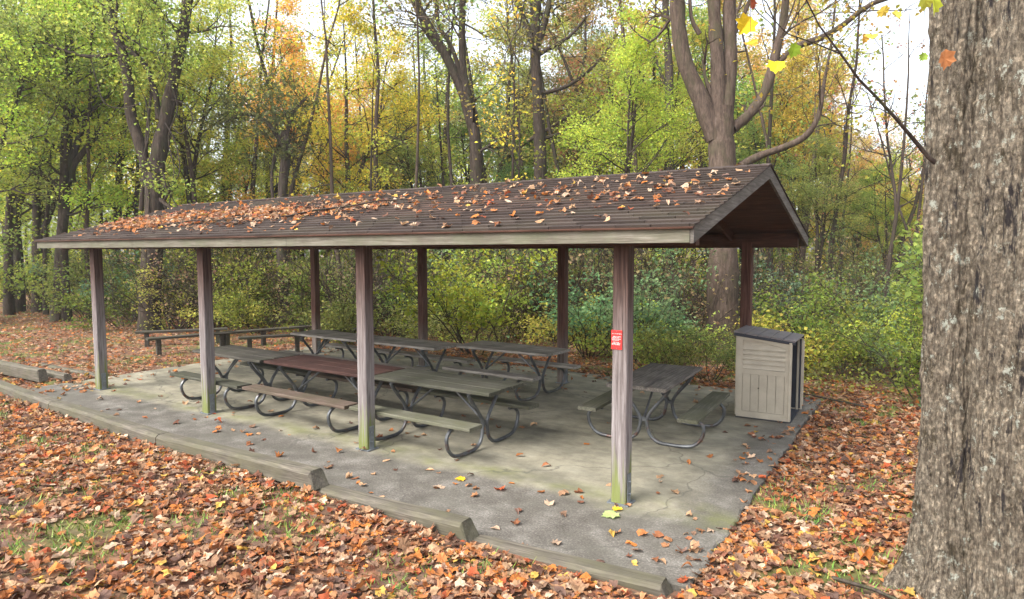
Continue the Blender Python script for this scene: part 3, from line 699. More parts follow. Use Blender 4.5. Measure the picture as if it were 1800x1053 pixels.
def litter_points():
    out = []
    for (n, b, keep) in [(46000, (-13, 4.2, -4.9, -1.2), None), (23000, (.85, 4.5, -1.3, 7.2), None), (26000, (-26, -9.9, -1.2, 7), None), (9000, (-11, 1.2, 5.45, 7.6), None), (9000, (-26, -13, -8, -1.2), None), (2600, (-10.2, .9, 5.0, 5.6), None), (700, (-12.5, -9.4, -1.2, 1.5), None)]:
        x, y = pts_on(n, b[0], b[1], b[2], b[3]); v, d = in_view(x, y)
        ok = v & ground_field(x, y)
        p = np.clip(1.35 - d / 22, .35, 1) * np.clip(1.25 - 1.1 * sstep(.55, .75, GRASSN(x, y)), .22, 1)
        ok &= RNG.uniform(0, 1, len(x)) < p; out.append(np.stack([x[ok], y[ok]], -1))
    return np.concatenate(out)
lp = litter_points(); lz = gz(lp[:, 0], lp[:, 1]) + RNG.uniform(0, .025, len(lp))
tag(scatter_leaves('leaf_litter', np.column_stack([lp, lz]), lambda I: .035 + .09 * RNG.beta(1.4, 2.6, len(I)), .33, .003, curl=.42), kind='stuff', label='thick carpet of fallen orange and brown autumn leaves', cat='fallen leaves')
# leaves on the slab
def slab_points():
    pts = []
    x, y = pts_on(5200, -10.1, .95, -1.25, 5.5)
    w = .06 + .11 * sstep(.2, -.9, y) + .45 * sstep(.3, .95, x) + .9 * sstep(4.7, 5.5, y) + .35 * sstep(-8.6, -10.1, x) + .12 * sstep(-1.0, 1.0, x) + 1.2 * sstep(-8.9, -9.6, x) * sstep(.5, -.1, y)
    w *= .35 + 1.3 * vnoise(x * 1.1, y * 1.1, 33); ok = RNG.uniform(0, 1, len(x)) < w * .8
    return np.stack([x[ok], y[ok], np.zeros(ok.sum())], -1)
tag(scatter_leaves('slab_leaves', slab_points(), (.05, .115), .22, .002, curl=.45), kind='stuff', label='scattered dry leaves lying on the concrete slab', cat='fallen leaves')
# leaves on the roof
def roof_points():
    n = 14000; x = RNG.uniform(XL + .05, XR - .05, n); s = RNG.uniform(0.02, 1, n)
    cen = .40 + .22 * sstep(-9, -1, x); wd = .17 + .05 * sstep(-7, -3, x)
    dens = np.exp(-((s - cen) / wd) ** 2) * (.035 + .965 * sstep(-3.2, -6.2, x)) * sstep(-10.2, -9.0, x) * (.25 + 1.5 * (vnoise(x * 1.6, s * 5, 44) > .42) * vnoise(x * 4, s * 12, 45))
    dens += .02 + .05 * sstep(-5, -2, x) * np.exp(-((s - .6) / .25) ** 2)
    ok = RNG.uniform(0, 1, n) < np.clip(dens * 1.35, 0, 1); x = x[ok]; s = s[ok]
    y = -OY + math.cos(ang) * sl_len * s; z = ZE + .155 + math.sin(ang) * sl_len * s
    return np.stack([x, y, z], -1)
NR = np.array([[1, 0, 0], [0, math.cos(ang), -math.sin(ang)], [0, math.sin(ang), math.cos(ang)]])
rp = roof_points(); tag(scatter_leaves('roof_leaves', rp, (.045, .10), .3, .002, normal=NR, curl=.5), kind='stuff', label='drift of fallen leaves lying on the shingle roof', cat='fallen leaves')
def one_leaf(p, sz, colr, label, nrm=None, rot=0):
    A = leaf_outline(0, None) * sz; mb = MB(); V = [(a * math.cos(rot) - b * math.sin(rot), a * math.sin(rot) + b * math.cos(rot), .012 + random.uniform(-.006, .01)) for a, b in A] + [(0, 0, .008)]
    m = len(A); mb.add(V, [(i, (i + 1) % m, m) for i in range(m)], colr); o = mb.build('fallen_leaf', M['litter']); o.location = p; tag(o, label, 'leaf', 'single bright leaves'); return o
g0 = at(1105, 917, 5.03); one_leaf((.04, -.30, .002), .17, (.42, .55, .20), 'large pale green maple leaf lying on the slab in front of the nearest post', rot=2.4)
one_leaf((.03, -.15, .002), .1, (.75, .5, .03), 'small yellow leaf lying on the slab at the foot of the nearest post', rot=.8)
one_leaf((-1.56, -.28, .002), .11, (.75, .48, .03), 'yellow leaf lying on open concrete between the two nearest front posts', rot=2)

# grass tufts showing through the leaves
def grass():
    x, y = pts_on(420000, -26, 4.5, -5, 8); v, d = in_view(x, y); f = GRASSN(x, y)
    ok = v & ground_field(x, y) & (RNG.uniform(0, 1, len(x)) < sstep(.50, .75, f) * .8 * np.clip(12 / np.maximum(d, 1), .25, 1))
    x, y = x[ok], y[ok]; n = len(x); z = gz(x, y); h = RNG.uniform(.025, .07, n); a = RNG.uniform(0, 2 * np.pi, n); w = RNG.uniform(.003, .007, n)
    lx, ly = RNG.normal(0, .03, n), RNG.normal(0, .03, n)
    V = np.stack([np.stack([x - np.cos(a) * w, y - np.sin(a) * w, z], -1), np.stack([x + np.cos(a) * w, y + np.sin(a) * w, z], -1), np.stack([x + lx, y + ly, z + h], -1)], 1).reshape(-1, 3)
    c = np.stack([RNG.uniform(.10, .24, n), RNG.uniform(.18, .30, n), RNG.uniform(.03, .07, n)], -1)
    tag(mesh_from('grass', V, np.arange(3 * n).reshape(-1, 3), M['grass'], attr=np.repeat(c, 3, 0)), kind='stuff', label='short green grass showing between the fallen leaves', cat='grass')
grass()
# ---------------------------------------------------------------- trees
MARKS = [(0, 'just outside the left edge'), (100, 'at the far left edge'), (200, 'left of the large forked tree'), (310, 'behind the large forked tree'), (410, 'right of the large forked tree'), (530, 'behind the vine-covered tree'), (610, 'behind the left gold trees'), (680, 'behind the right gold trees'),
         (780, 'left of the forked grey tree'), (865, 'behind the forked grey tree'), (960, 'behind the straight trunk'), (1050, 'right of the straight trunk'), (1140, 'behind the bright young maple'), (1240, 'left of the many-stemmed maple'), (1340, 'right of the many-stemmed maple'), (1450, 'beyond the right gable'), (1550, 'between gable and huge trunk'), (1640, 'beside the huge trunk'), (9999, 'hidden behind the huge trunk')]
USED = set()
def mark(u, head, tail=''):
    m = next(t for a, t in MARKS if u < a)
    for ex in ('', ', nearer one', ', farther one', ', third one'):
        lb = head + ' ' + m + tail + ex
        if lb not in USED: break
    USED.add(lb); return lb
def wander(p, d, Ln, n, jit, up=.0, rng=RNG):
    pts = [np.array(p, float)]; d = np.array(d, float); d /= np.linalg.norm(d)
    for i in range(n):
        d = d + rng.normal(0, jit, 3) + np.array([0, 0, up]); d /= np.linalg.norm(d); pts.append(pts[-1] + d * Ln / n)
    return pts
class Tree:
    def __init__(s, seed): s.rng = np.random.default_rng(seed); s.mb = MB(); s.tips = []
    def limb(s, pts, r0, r1, n=6):
        k = len(pts); s.mb.tube(pts, [r0 + (r1 - r0) * i / (k - 1) for i in range(k)], n)
    def limb_r(s, pts, rr, n=9): s.mb.tube(pts, list(rr), n)
    def branch(s, p, d, Ln, r, depth, twigs=3, up=.03):
        n = 4 if depth else 3; pts = wander(p, d, Ln, n, .16, up, s.rng)
        s.limb(pts, r, max(r * .35, .004), 5 if depth else 3)
        if depth == 0:
            for q in pts[1:]: s.tips.append(q)
            return
        for i in range(twigs):
            f = s.rng.uniform(.3, 1) * n; i0 = min(int(f), n - 1); q = pts[i0] + (pts[i0 + 1] - pts[i0]) * (f - i0)
            dd = (pts[i0 + 1] - pts[i0]); dd = dd / np.linalg.norm(dd); dd = dd + s.rng.normal(0, .55, 3) + [0, 0, .1]
            s.branch(q, dd, Ln * s.rng.uniform(.4, .62), r * .5, depth - 1, twigs, up)
        s.tips.append(pts[-1])
    def leaves(s, per, spread, size, flat=.4, keep=1.0):
        T = np.array(s.tips)
        if keep < 1: T = T[s.rng.uniform(0, 1, len(T)) < keep]
        return leaf_cards(T, per, spread, size, flat, s.rng)
def leaf_cards(T, per, spread, size, flat, rng):
    nc = len(T); n = nc * per; c = np.repeat(T, per, 0); cl = np.repeat(rng.uniform(0, 1, nc), per)
    off = rng.normal(0, 1, (n, 3)) * np.array([spread, spread, spread * flat]); p = c + off
    sz = rng.uniform(size * .6, size * 1.25, n)
    yaw = rng.uniform(0, 2 * np.pi, n); pit = rng.normal(-.35, .5, n); rol = rng.normal(0, .55, n)
    a = np.stack([np.cos(yaw) * np.cos(pit), np.sin(yaw) * np.cos(pit), np.sin(pit)], -1)
    b = np.stack([-np.sin(yaw), np.cos(yaw), np.zeros(n)], -1); up = np.cross(a, b)
    b2 = b * np.cos(rol)[:, None] + up * np.sin(rol)[:, None]; nn = np.cross(a, b2)
    h = sz[:, None]; w = sz[:, None] * rng.uniform(.3, .48, (n, 1)); fold = nn * w * .35
    V = np.stack([p - a * h * .5, p + b2 * w + fold + a * h * .02, p + a * h * .5, p - b2 * w + fold + a * h * .02], 1).reshape(-1, 3)
    i = np.arange(n)[:, None] * 4; Fc = np.concatenate([i + [0, 1, 2], i + [0, 2, 3]], 1).reshape(-1, 3)
    t = np.stack([rng.uniform(0, 1, n), cl, rng.uniform(0, 1, n)], -1); return V, Fc, np.repeat(t, 4, 0)
def gen_tree(seed, H, r0, spread, cb, nl, depth=2, twigs=3, fork=0, lean=.03):
    "trunk with limbs starting at fraction cb of the height"
    T = Tree(seed); rng = T.rng; n = 10; pts = wander((0, 0, -.15), (rng.normal(0, lean), rng.normal(0, lean), 1), H, n, .035, .03, rng)
    T.limb_r(pts, [r0 * (1.25 if i == 0 else (1 - i / n) ** .8 + .03) for i in range(n + 1)], 9)
    stems = [pts]
    for k in range(fork):
        i0 = rng.integers(2, 5); a = rng.uniform(0, 6.28); q = wander(pts[i0], (math.cos(a) * .45, math.sin(a) * .45, 1), H * .6, 7, .05, .05, rng)
        T.limb(q, r0 * .6, .02, 7); stems.append(q)
    for k in range(nl):
        st = stems[rng.integers(len(stems))]; N_ = len(st) - 1
        f = (cb + (1 - cb) * (k + rng.uniform(0, 1)) / nl) if st is pts else rng.uniform(.25, 1)
        f = min(f, .98) * N_; i0 = int(f); p = st[i0] + (st[i0 + 1] - st[i0]) * (f - i0); a = rng.uniform(0, 6.28); fr = f / N_
        Ln = spread * (1.15 - .65 * fr) * rng.uniform(.6, 1.15); el = rng.uniform(.1, .7) + .5 * fr
        T.branch(p, (math.cos(a), math.sin(a), el), Ln, r0 * .28 * (1.1 - fr) + .008, depth, twigs)
    return T
PROTO = {}
def proto(key, T, per, spread, size, flat=.4, barkm='bark', keep=1.0):
    V, Fc, t = T.leaves(per, spread, size, flat, keep)
    tr = T.mb.build('trunk', M[barkm]); autosmooth(tr, 60); cr = mesh_from('crown', V, Fc, M['foliage'], attr=t)
    PROTO[key] = (tr.data, cr.data); bpy.data.objects.remove(tr); bpy.data.objects.remove(cr)
for i in range(3): proto('leafy%d' % i, gen_tree(100 + i, 12.5, .17, 2.7, .14, 34, 2, 3, 1), 18, .27, .10, .45)
for i in range(3): proto('open%d' % i, gen_tree(200 + i, 14, .19, 2.5, .25, 26, 2, 3, 1), 12, .3, .10, .5, keep=.9)
for i in range(3): proto('thin%d' % i, gen_tree(300 + i, 12, .085, 1.5, .3, 13, 1, 4, 0, .06), 7, .3, .12, .5, keep=.7)
for i in range(2): proto('bare%d' % i, gen_tree(350 + i, 11, .08, 1.6, .25, 16, 2, 3, 1, .08), 2, .2, .1, .5, keep=.3)
def gen_shrub(seed, H, spread, nst, twigs=4):
    T = Tree(seed); rng = T.rng
    for k in range(nst):
        a = rng.uniform(0, 6.28); q = rng.uniform(0, .25); T.branch((math.cos(a) * q, math.sin(a) * q, -.05), (math.cos(a) * spread, math.sin(a) * spread, 1), H * rng.uniform(.6, 1.05), .014 * H * .6, 2, twigs, .02)
    return T
for i in range(3): proto('shrub%d' % i, gen_shrub(400 + i, 1.7, .8, 9), 6, .13, .075, .55, 'bark_dark')
for i in range(2): proto('bush%d' % i, gen_shrub(420 + i, 2.4, .6, 8), 5, .16, .105, .5, 'bark_dark')
for i in range(2): proto('weed%d' % i, gen_shrub(440 + i, .8, 1.1, 9, 3), 7, .1, .055, .6, 'bark_dark')
proto('tangle0', gen_shrub(460, 2.0, .7, 16, 5), 2, .15, .08, .5, 'bark', .25); proto('tangle1', gen_shrub(461, 2.6, .5, 14, 5), 2, .15, .08, .5, 'bark', .25)
GREEN = (.275, .36, .08); YG = (.46, .49, .085); LIME = (.49, .56, .09); DKG = (.17, .25, .08); BLUEG = (.22, .37, .17); YEL = (.72, .56, .07)
GOLD = (.70, .49, .09); OR = (.62, .30, .09); OLIVE = (.28, .30, .11); RUST = (.42, .24, .12); PALE = (.62, .50, .26)
def place(name, key, x, y, sc, colr, label, cat, group, rz=None, zs=1, crown_name='crown', stem_name='trunk'):
    g = float(gz(x, y)); t = empty(name, (x, y, g), random.uniform(0, 6.28) if rz is None else rz, label, cat, group)
    t.scale = (sc, sc, sc * zs); tr, cr = PROTO[key]
    a = bpy.data.objects.new(stem_name, tr); COL.objects.link(a); a.parent = t
    b = bpy.data.objects.new(crown_name, cr); COL.objects.link(b); b.parent = t
    j = [random.uniform(.88, 1.12) for _ in range(3)]; j = [q * (.85 if name in ('bush', 'shrub', 'undergrowth_plant') else 1) for q in j]; b.color = (colr[0] * j[0], colr[1] * j[1], colr[2] * j[2], 1)
    return t
def T_(u, d, key, colr, sc, label, group=None, name=None):
    x, y = ground_xy(u, d); kd = key[:4]; nm = name or {'leaf': 'broadleaf_tree', 'open': 'woodland_tree', 'thin': 'slender_tree', 'bare': 'bare_tree'}[kd]
    return place(nm, key, x, y, sc, colr, label, 'tree', group)
# mid-distance trees, each with its own look
mid = [
 (10, 22, 'leafy0', YG, .9, 'yellow-green broadleaf tree at the left edge of the photo'),
 (110, 20, 'leafy1', LIME, .9, 'bright lime tree left of the forked trunk beyond the clearing'),
 (200, 24, 'leafy2', YG, 1.0, 'tall yellow-green tree behind the forked dark trunks at left'),
 (345, 22, 'leafy0', LIME, .8, 'lime green tree just right of the big forked trunk'),
 (150, 30, 'leafy1', LIME, 1.1, 'broad light green tree deep behind the left clearing'),
 (400, 27, 'leafy2', LIME, .68, 'green tree behind the vine-covered tree'),
 (430, 20, 'thin1', YG, .5, 'slender young tree left of the vine-covered tree'),
 (530, 25, 'leafy1', (.72, .50, .09), .86, 'golden orange tree rising behind the left half of the roof'),
 (625, 23, 'leafy0', (.70,.54,.08), .8, 'yellow tree above the leaf drift on the roof'),
 (680, 28, 'leafy2', GOLD, .9, 'orange-gold tree left of the forked grey trunks'),
 (585, 22, 'leafy2', (.52, .50, .07), .42, 'smaller yellow-green tree in front of the gold trees'),
 (650, 20, 'thin2', YG, .7, 'thin yellow-green tree above the middle of the roof'),
 (770, 33, 'open0', GREEN, 1.0, 'tall open green tree behind the forked grey trunks'),
 (880, 28, 'open1', OLIVE, .95, 'olive tree with thin foliage behind the straight trunk'),
 (900, 20, 'thin2', (.28, .30, .05), .8, 'thin tree with sparse yellow-green leaves beside the straight trunk'),
 (1010, 31, 'open2', DKG, 1.0, 'dark green tree right of the straight trunk'),
 (1000, 25, 'open0', RUST, .9, 'rust-leaved tree above the right half of the roof'),
 (1090, 17.5, 'leafy1', LIME, .62, 'bright yellow-green young maple above the right half of the roof'),
 (1165, 21, 'leafy0', YG, .72, 'yellow-green tree left of the big many-stemmed maple'),
 (1200, 30, 'open1', OR, .95, 'orange-leaved tree seen beside the big many-stemmed maple'),
 (1130, 27, 'leafy2', GREEN, .8, 'green tree behind the bright young maple'),
 (1350, 24, 'leafy2', GREEN, .68, 'green tree just right of the big many-stemmed maple'),
 (1400, 30, 'leafy0', YEL, .8, 'yellow tree above the right gable of the roof'),
 (1330, 34, 'leafy1', GOLD, 1.0, 'golden tree far behind the big many-stemmed maple'),
 (1480, 36, 'open2', PALE, .75, 'pale yellow tree beyond the right end of the shelter'),
 (1440, 19, 'leafy1', GREEN, .45, 'green bushy tree just right of the gable'),
 (1555, 20, 'leafy0', GREEN, .38, 'low green tree left of the huge near trunk'),
 (1500, 27, 'leafy1', (.62,.45,.18), .5, 'orange-tinged tree behind the low green tree at right'),
 (1620, 24, 'leafy2', YG, .5, 'small yellow-green tree beside the edge of the huge near trunk'),
 (1550, 15, 'bare0', RUST, .72, 'nearly bare crooked tree standing against the white sky at right'),
 (1610, 17, 'bare1', OR, .7, 'nearly bare tree nearest to the huge near trunk'),
 (1480, 22, 'bare1', RUST, .8, 'bare twiggy tree right of the gable'),
 (60, 23, 'open1', GREEN, .9, 'green tree with open crown at the far left of the clearing'),
 (-60, 19, 'leafy2', GREEN, .9, 'green tree just beyond the left edge of the photo'),
 (1700, 20, 'leafy1', GREEN, .7, 'green tree hidden behind the huge near trunk'),
 (800, 24, 'thin0', YG, .85, 'slender green tree between the two forked grey stems'),
 (740, 26, 'leafy0', GREEN, .62, 'lower green tree filling the gap above the middle of the roof'),
 (860, 25, 'leafy2', DKG, .55, 'low dark green tree behind the ridge in the middle'),
 (960, 24, 'leafy1', (.2, .27, .04), .5, 'low green tree behind the ridge right of the straight trunk'),
 (285, 27, 'leafy1', LIME, 1.05, 'lime green tree filling the gap between the two stems of the forked tree'),
 (90, 27, 'leafy2', GREEN, 1.1, 'tall green tree behind the small dark forked tree'),
 (470, 33, 'leafy0', LIME, .65, 'light green tree behind the mound of vines'),
 (570, 31, 'leafy2', (.6,.42,.12), .9, 'tall golden tree highest above the left half of the roof'),
 (640, 34, 'leafy1', YEL, .8, 'yellow tree deep behind the gold trees'),
 (720, 27, 'leafy1', YG, .7, 'yellow-green tree left of the forked grey trunks'),
 (830, 34, 'leafy2', GREEN, .95, 'tall green tree directly behind the forked grey trunks'),
 (930, 33, 'leafy0', YG, 1.05, 'yellow-green tree far behind the straight trunk'),
 (985, 29, 'leafy1', OLIVE, .9, 'dull green tree just right of the straight trunk'),
 (1045, 33, 'leafy0', (.5,.36,.12), 1.1, 'tawny tree far behind the bright young maple'),
 (1110, 24, 'leafy2', LIME, .85, 'tall lime tree above the bright young maple'),
 (1240, 26, 'leafy1', GREEN, .95, 'green tree filling in behind the big many-stemmed maple'),
 (1310, 28, 'leafy0', (.55,.42,.1), 1.0, 'yellowish tree right behind the big many-stemmed maple'),
 (1410, 26, 'leafy1', (.55,.42,.08), .75, 'soft yellow tree above the tip of the right gable'),
 (1470, 32, 'leafy0', PALE, .62, 'pale peach tree low beside the right gable'),
 (1530, 30, 'leafy2', (.6,.47,.22), .55, 'pale tawny tree between the gable and the huge trunk'),
 (1580, 26, 'leafy1', YG, .45, 'small light green tree near the huge trunk'),
 (1060, 25, 'leafy0', BLUEG, .5, 'blue-green low tree behind the ridge at right'),
]
for u, d, k, c, sc, lb in mid: T_(u, d, k, c, sc, lb, 'trees in the wood behind the shelter')
# thin trunks far back in the wood: nothing tells them apart
k = 0
for i in range(58):
    u = -60 + i * 31.5 + random.uniform(-14, 14); d = random.uniform(24, 44)
    side_ = 'left' if u < 600 else 'middle' if u < 1150 else 'right'
    cs = {'left': [YG, LIME, GREEN, YEL], 'middle': [GOLD, YEL, GREEN, OLIVE, YG, RUST], 'right': [YEL, GREEN, OR, PALE, GOLD]}[side_]
    kk = random.choice(['thin0', 'thin1', 'thin2', 'open0', 'open2'])
    cc = random.choice(cs); wh = {'left': 'on the left', 'middle': 'behind the middle of the roof', 'right': 'on the right'}[side_]
    lb = mark(u, 'distant %s %s tree' % ({YG: 'yellow-green', LIME: 'lime green', GREEN: 'green', YEL: 'yellow', GOLD: 'golden', OLIVE: 'olive', RUST: 'rusty', OR: 'orange', PALE: 'pale yellow'}[cc], 'slender' if kk[:4] == 'thin' else 'open-crowned'))
    sc = random.uniform(.75, 1.05) * (.72 if u > 1420 else 1)
    T_(u, d, kk, cc, sc, lb, 'slender trees deep in the wood, ' + side_, 'slender_tree')
for u, d, h_, wv, wh in [(365,21,9,.11,'just right of the third post'),(415,23,9,.13,'behind the plank benches'),(478,20,8,.10,'left of the leftmost rear post'),(505,24,9,.14,'just left of the leftmost rear post'),(600,19.5,8,.09,'beside the second front post, left side'),(668,22,9,.13,'just right of the second front post'),(705,19,8,.07,'left of the third rear post'),(783,22,9,.10,'right of the third rear post'),(905,23,9,.12,'left of the straight trunk'),(868,26,10,.15,'between the rear posts, far back'),(925,17,5,.05,'leaning close to the straight trunk'),(1025,22,9,.12,'right of the right rear post'),(1060,25,9,.15,'left of the nearest post'),(1128,19,9,.15,'just right of the nearest post'),(1160,24,9,.12,'behind the blue-green bush'),(1225,21,9,.12,'left of the big pale trunk'),(1345,18,8,.10,'right of the last rear post'),(1375,20,8,.09,'above the lid of the storage box'),(1410,21,8,.12,'at the tip of the right eave'),(1460,19,7,.10,'right of the right eave'),(1575,20,7,.09,'left of the huge near trunk'),(75,22,8,.10,'at the edge of the clearing'),(150,20.5,8,.09,'just left of the leftmost post'),(232,21,8,.10,'right of the leftmost post')]:
    x, y = ground_xy(u, d); T = Tree(int(u)); pp = wander((0, 0, -.1), (random.gauss(0, .06), random.gauss(0, .06), 1), h_ * 1.6, 9, .07, .02, T.rng)
    T.limb_r(pp, [wv * .85 * (1.2 if i == 0 else 1 - .1 * i) for i in range(10)], 8)
    for q in range(12):
        i0 = int(T.rng.integers(3, 10)); T.branch(pp[i0], T.rng.normal(0, 1, 3) + [0, 0, .5], 1.4, .02, 1, 4)
    V, Fc, tt = T.leaves(6, .25, .11, .5, .7); t_ = empty('woodland_tree', (x, y, float(gz(x, y))), 0, 'bare lower trunk of a woodland tree ' + wh, 'tree', 'trunks seen under the roof')
    autosmooth(T.mb.build('trunk', M[random.choice(['bark', 'bark', 'bark_pale', 'bark_dark'])], t_), 60); cr_ = mesh_from('crown', V, Fc, M['foliage'], t_, attr=tt); cr_.color = (*random.choice([YG, GREEN, YEL, OLIVE]), 1)
# hand-shaped trees
def hand_tree(name, label, limbs, colr, d0, barkm='bark', per=9, spread=.3, size=.10, nbr=10, Lb=1.4, keep=1.0, seed=1, top_only=.35, extra=None, stems=9):
    base = at(limbs[0][0][0], limbs[0][0][1], d0); T = Tree(seed); rng = T.rng
    bx, by = float(base[0]), float(base[1]); g = float(gz(bx, by)); t = empty(name, (bx, by, g), 0, label, 'tree')
    o = np.array([bx, by, g])
    for li, lm in enumerate(limbs):
        P = []; rr = []
        for q in lm:
            u, v, r = q[:3]; d = d0 + (q[3] if len(q) > 3 else 0); P.append(at(u, v, d) - o); rr.append(r * d / FPX)
        if li == 0: P[0][2] = -.1
        # smooth the polyline
        K = [P[0]] + P + [P[-1]]; RK = [rr[0]] + rr + [rr[-1]]; Q = []; RQ = []
        for i in range(1, len(K) - 2):
            for f in (0, .33, .66):
                a, b_, c_, d_ = K[i - 1], K[i], K[i + 1], K[i + 2]
                Q.append(.5 * (2 * b_ + (c_ - a) * f + (2 * a - 5 * b_ + 4 * c_ - d_) * f * f + (3 * b_ - a - 3 * c_ + d_) * f ** 3)); RQ.append((RK[i] + (RK[i + 1] - RK[i]) * f) * (1 + .06 * rng.normal()))
        Q.append(P[-1]); RQ.append(rr[-1]); T.limb_r(Q, RQ, stems)
        for k in range(nbr if li else max(2, nbr // 3)):
            f = rng.uniform(top_only if li else .6, 1) * (len(Q) - 1); i0 = min(int(f), len(Q) - 2); p = Q[i0] + (Q[i0 + 1] - Q[i0]) * (f - i0)
            dd = Q[i0 + 1] - Q[i0]; dd = dd / np.linalg.norm(dd) * .5 + rng.normal(0, .6, 3); dd[2] += .15
            T.branch(p, dd, Lb * rng.uniform(.6, 1.2), max(RQ[i0] * .3, .008), 2 if Lb > 1 else 1, 3)
    if extra:
        for (u, v, su, sv, n) in extra:
            for _ in range(n): T.tips.append(at(u + rng.normal(0, su), v + rng.normal(0, sv), d0 + rng.normal(0, .9)) - o)
    V, Fc, tt = T.leaves(per, spread, size, .45, keep)
    tr = T.mb.build('trunk', M[barkm], t); autosmooth(tr, 60)
    cr = mesh_from('crown', V, Fc, M['foliage'], t, attr=tt); cr.color = (*colr, 1); return t
FT = hand_tree('forked_tree', 'large tree with two tall leaning stems behind the left end of the roof',
  [[(262, 585, 21), (266, 480, 17), (270, 400, 15), (272, 350, 15), (276, 280, 15)],
   [(268, 340, 10), (248, 260, 9), (230, 200, 9), (224, 130, 9), (205, 60, 8), (184, -20, 8), (170, -120, 6, 1)],
   [(274, 300, 13), (290, 220, 12), (303, 150, 10), (322, 60, 9.5), (333, -30, 9), (345, -140, 6, -1)],
   [(280, 210, 6), (272, 160, 5), (252, 110, 4.5), (215, 80, 3.5)],
   [(222, 92, 4), (160, 100, 3.5), (110, 88, 2.5), (70, 72, 1.5)],
   [(248, 370, 4), (255, 280, 3.5), (262, 200, 2.5), (270, 130, 2)]],
  (.33, .40, .08), 18, 'bark', 8, .3, .095, 8, 1.6, .8, 5, .55, [(330, 120, 60, 60, 60), (200, 60, 60, 50, 90), (310, 20, 70, 30, 60)])
for vi, vl in enumerate([[(318, 90), (300, 140), (312, 190), (296, 240), (306, 300), (298, 360), (305, 430)], [(300, 175), (330, 185), (338, 215), (318, 235), (300, 220)], [(255, 170), (262, 230), (250, 290), (262, 350), (256, 430), (262, 520)], [(290, 215), (308, 250), (316, 300), (300, 340), (320, 372)], [(160, 105), (172, 150), (185, 182), (215, 190), (252, 180)]]):
    o3 = np.array(FT.location); mb = MB(); K = [at(a, b, 17.75) - o3 for a, b in vl]; Q = []
    K = [K[0]] + K + [K[-1]]
    for i in range(1, len(K) - 2):
        for f in (0, .25, .5, .75): a, b_, c_, d_ = K[i - 1], K[i], K[i + 1], K[i + 2]; Q.append(.5 * (2 * b_ + (c_ - a) * f + (2 * a - 5 * b_ + 4 * c_ - d_) * f * f + (3 * b_ - a - 3 * c_ + d_) * f ** 3))
    mb.tube(Q, .016, 5); mb.build('vine', M['bark_dark'], FT)
hand_tree('forked_tree', 'smaller dark forked tree standing left of the large vine-hung tree',
  [[(98, 548, 10), (104, 470, 8), (110, 400, 8), (120, 300, 7.5)],
   [(120, 300, 7), (140, 240, 5), (162, 180, 4), (190, 130, 3)], [(128, 320, 5.5), (130, 290, 5), (165, 245, 4.5), (185, 215, 3)], [(120, 290, 4), (128, 200, 3), (140, 120, 2)], [(104, 330, 3.5), (80, 310, 3), (55, 300, 2)]],
  LIME, 20, 'bark_dark', 9, .35, .10, 7, 1.5, 1, 6, .3)
hand_tree('old_tree', 'thick dark leaning trunk at the far left edge of the clearing',
  [[(28, 542, 15), (30, 470, 11), (25, 390, 10), (30, 330, 8)], [(28, 360, 8), (55, 290, 7), (85, 240, 5), (100, 190, 3)], [(28, 340, 6), (40, 180, 5), (60, 60, 4), (70, -40, 3)], [(35, 300, 5), (15, 180, 5), (5, 40, 4)]],
  YG, 23, 'bark_dark', 9, .4, .11, 7, 2.0, 1, 7, .3)
hand_tree('vine_covered_tree', 'dark tree smothered in a mound of vines behind the left part of the roof',
  [[(495, 560, 11), (495, 450, 9), (496, 340, 8), (503, 270, 8), (498, 230, 6)], [(500, 262, 5), (470, 215, 4), (430, 200, 3), (400, 215, 2)], [(502, 250, 4), (515, 200, 3), (540, 170, 2)], [(480, 360, 3), (478, 300, 3), (490, 250, 3)]],
  (.14, .155, .055), 19, 'bark_dark', 9, .22, .10, 8, .9, 1, 8, .3, [(440, 190, 38, 16, 60), (500, 175, 30, 14, 30), (395, 215, 16, 18, 18)])
hand_tree('forked_tree', 'grey tree forking into two tall leaning stems above the middle of the roof',
  [[(838, 560, 14), (838, 430, 13), (838, 310, 12), (834, 230, 10), (828, 190, 9)],
   [(836, 250, 9), (815, 170, 8), (780, 90, 8), (745, 30, 7), (715, -40, 6), (690, -120, 4)],
   [(830, 200, 8), (815, 130, 7), (812, 50, 6), (815, -40, 5), (822, -130, 4)],
   [(812, 140, 5), (795, 85, 4), (770, 40, 3.5), (768, -20, 3)], [(790, 110, 4), (752, 60, 4), (728, 10, 3), (700, -30, 2)]],
  (.30, .25, .06), 22, 'bark', 4, .35, .12, 6, 1.6, .6, 9, .4)
hand_tree('straight_tree', 'straight dark-barked trunk rising through the middle of the wood',
  [[(947, 580, 13), (947, 440, 12), (950, 300, 11), (946, 180, 10), (940, 80, 9), (944, -20, 9), (946, -150, 7)],
   [(944, 80, 6), (960, 30, 5.5), (975, -40, 5)], [(945, 100, 5), (920, 30, 4.5), (890, -40, 4)], [(950, 165, 4), (1000, 150, 3), (1050, 110, 2.5), (1085, 60, 2)], [(952, 245, 3), (1000, 228, 2.5), (1060, 190, 2)], [(948, 95, 4), (1000, 65, 3), (1030, 30, 2)]],
  (.28, .22, .06), 21, 'bark', 4, .35, .12, 6, 1.5, .6, 10, .4)
hand_tree('dark_trunk_tree', 'thin nearly black trunk left of the big many-stemmed maple',
  [[(1178, 560, 8), (1178, 430, 8), (1178, 300, 8), (1176, 200, 7.5), (1176, 120, 7), (1170, 20, 6), (1172, -80, 4)], [(1178, 195, 4), (1200, 215, 3.5), (1225, 235, 2.5)], [(1178, 170, 3), (1155, 110, 2.5), (1140, 60, 2)]],
  YG, 20, 'bark_dark', 6, .35, .12, 5, 1.3, .8, 11, .4)
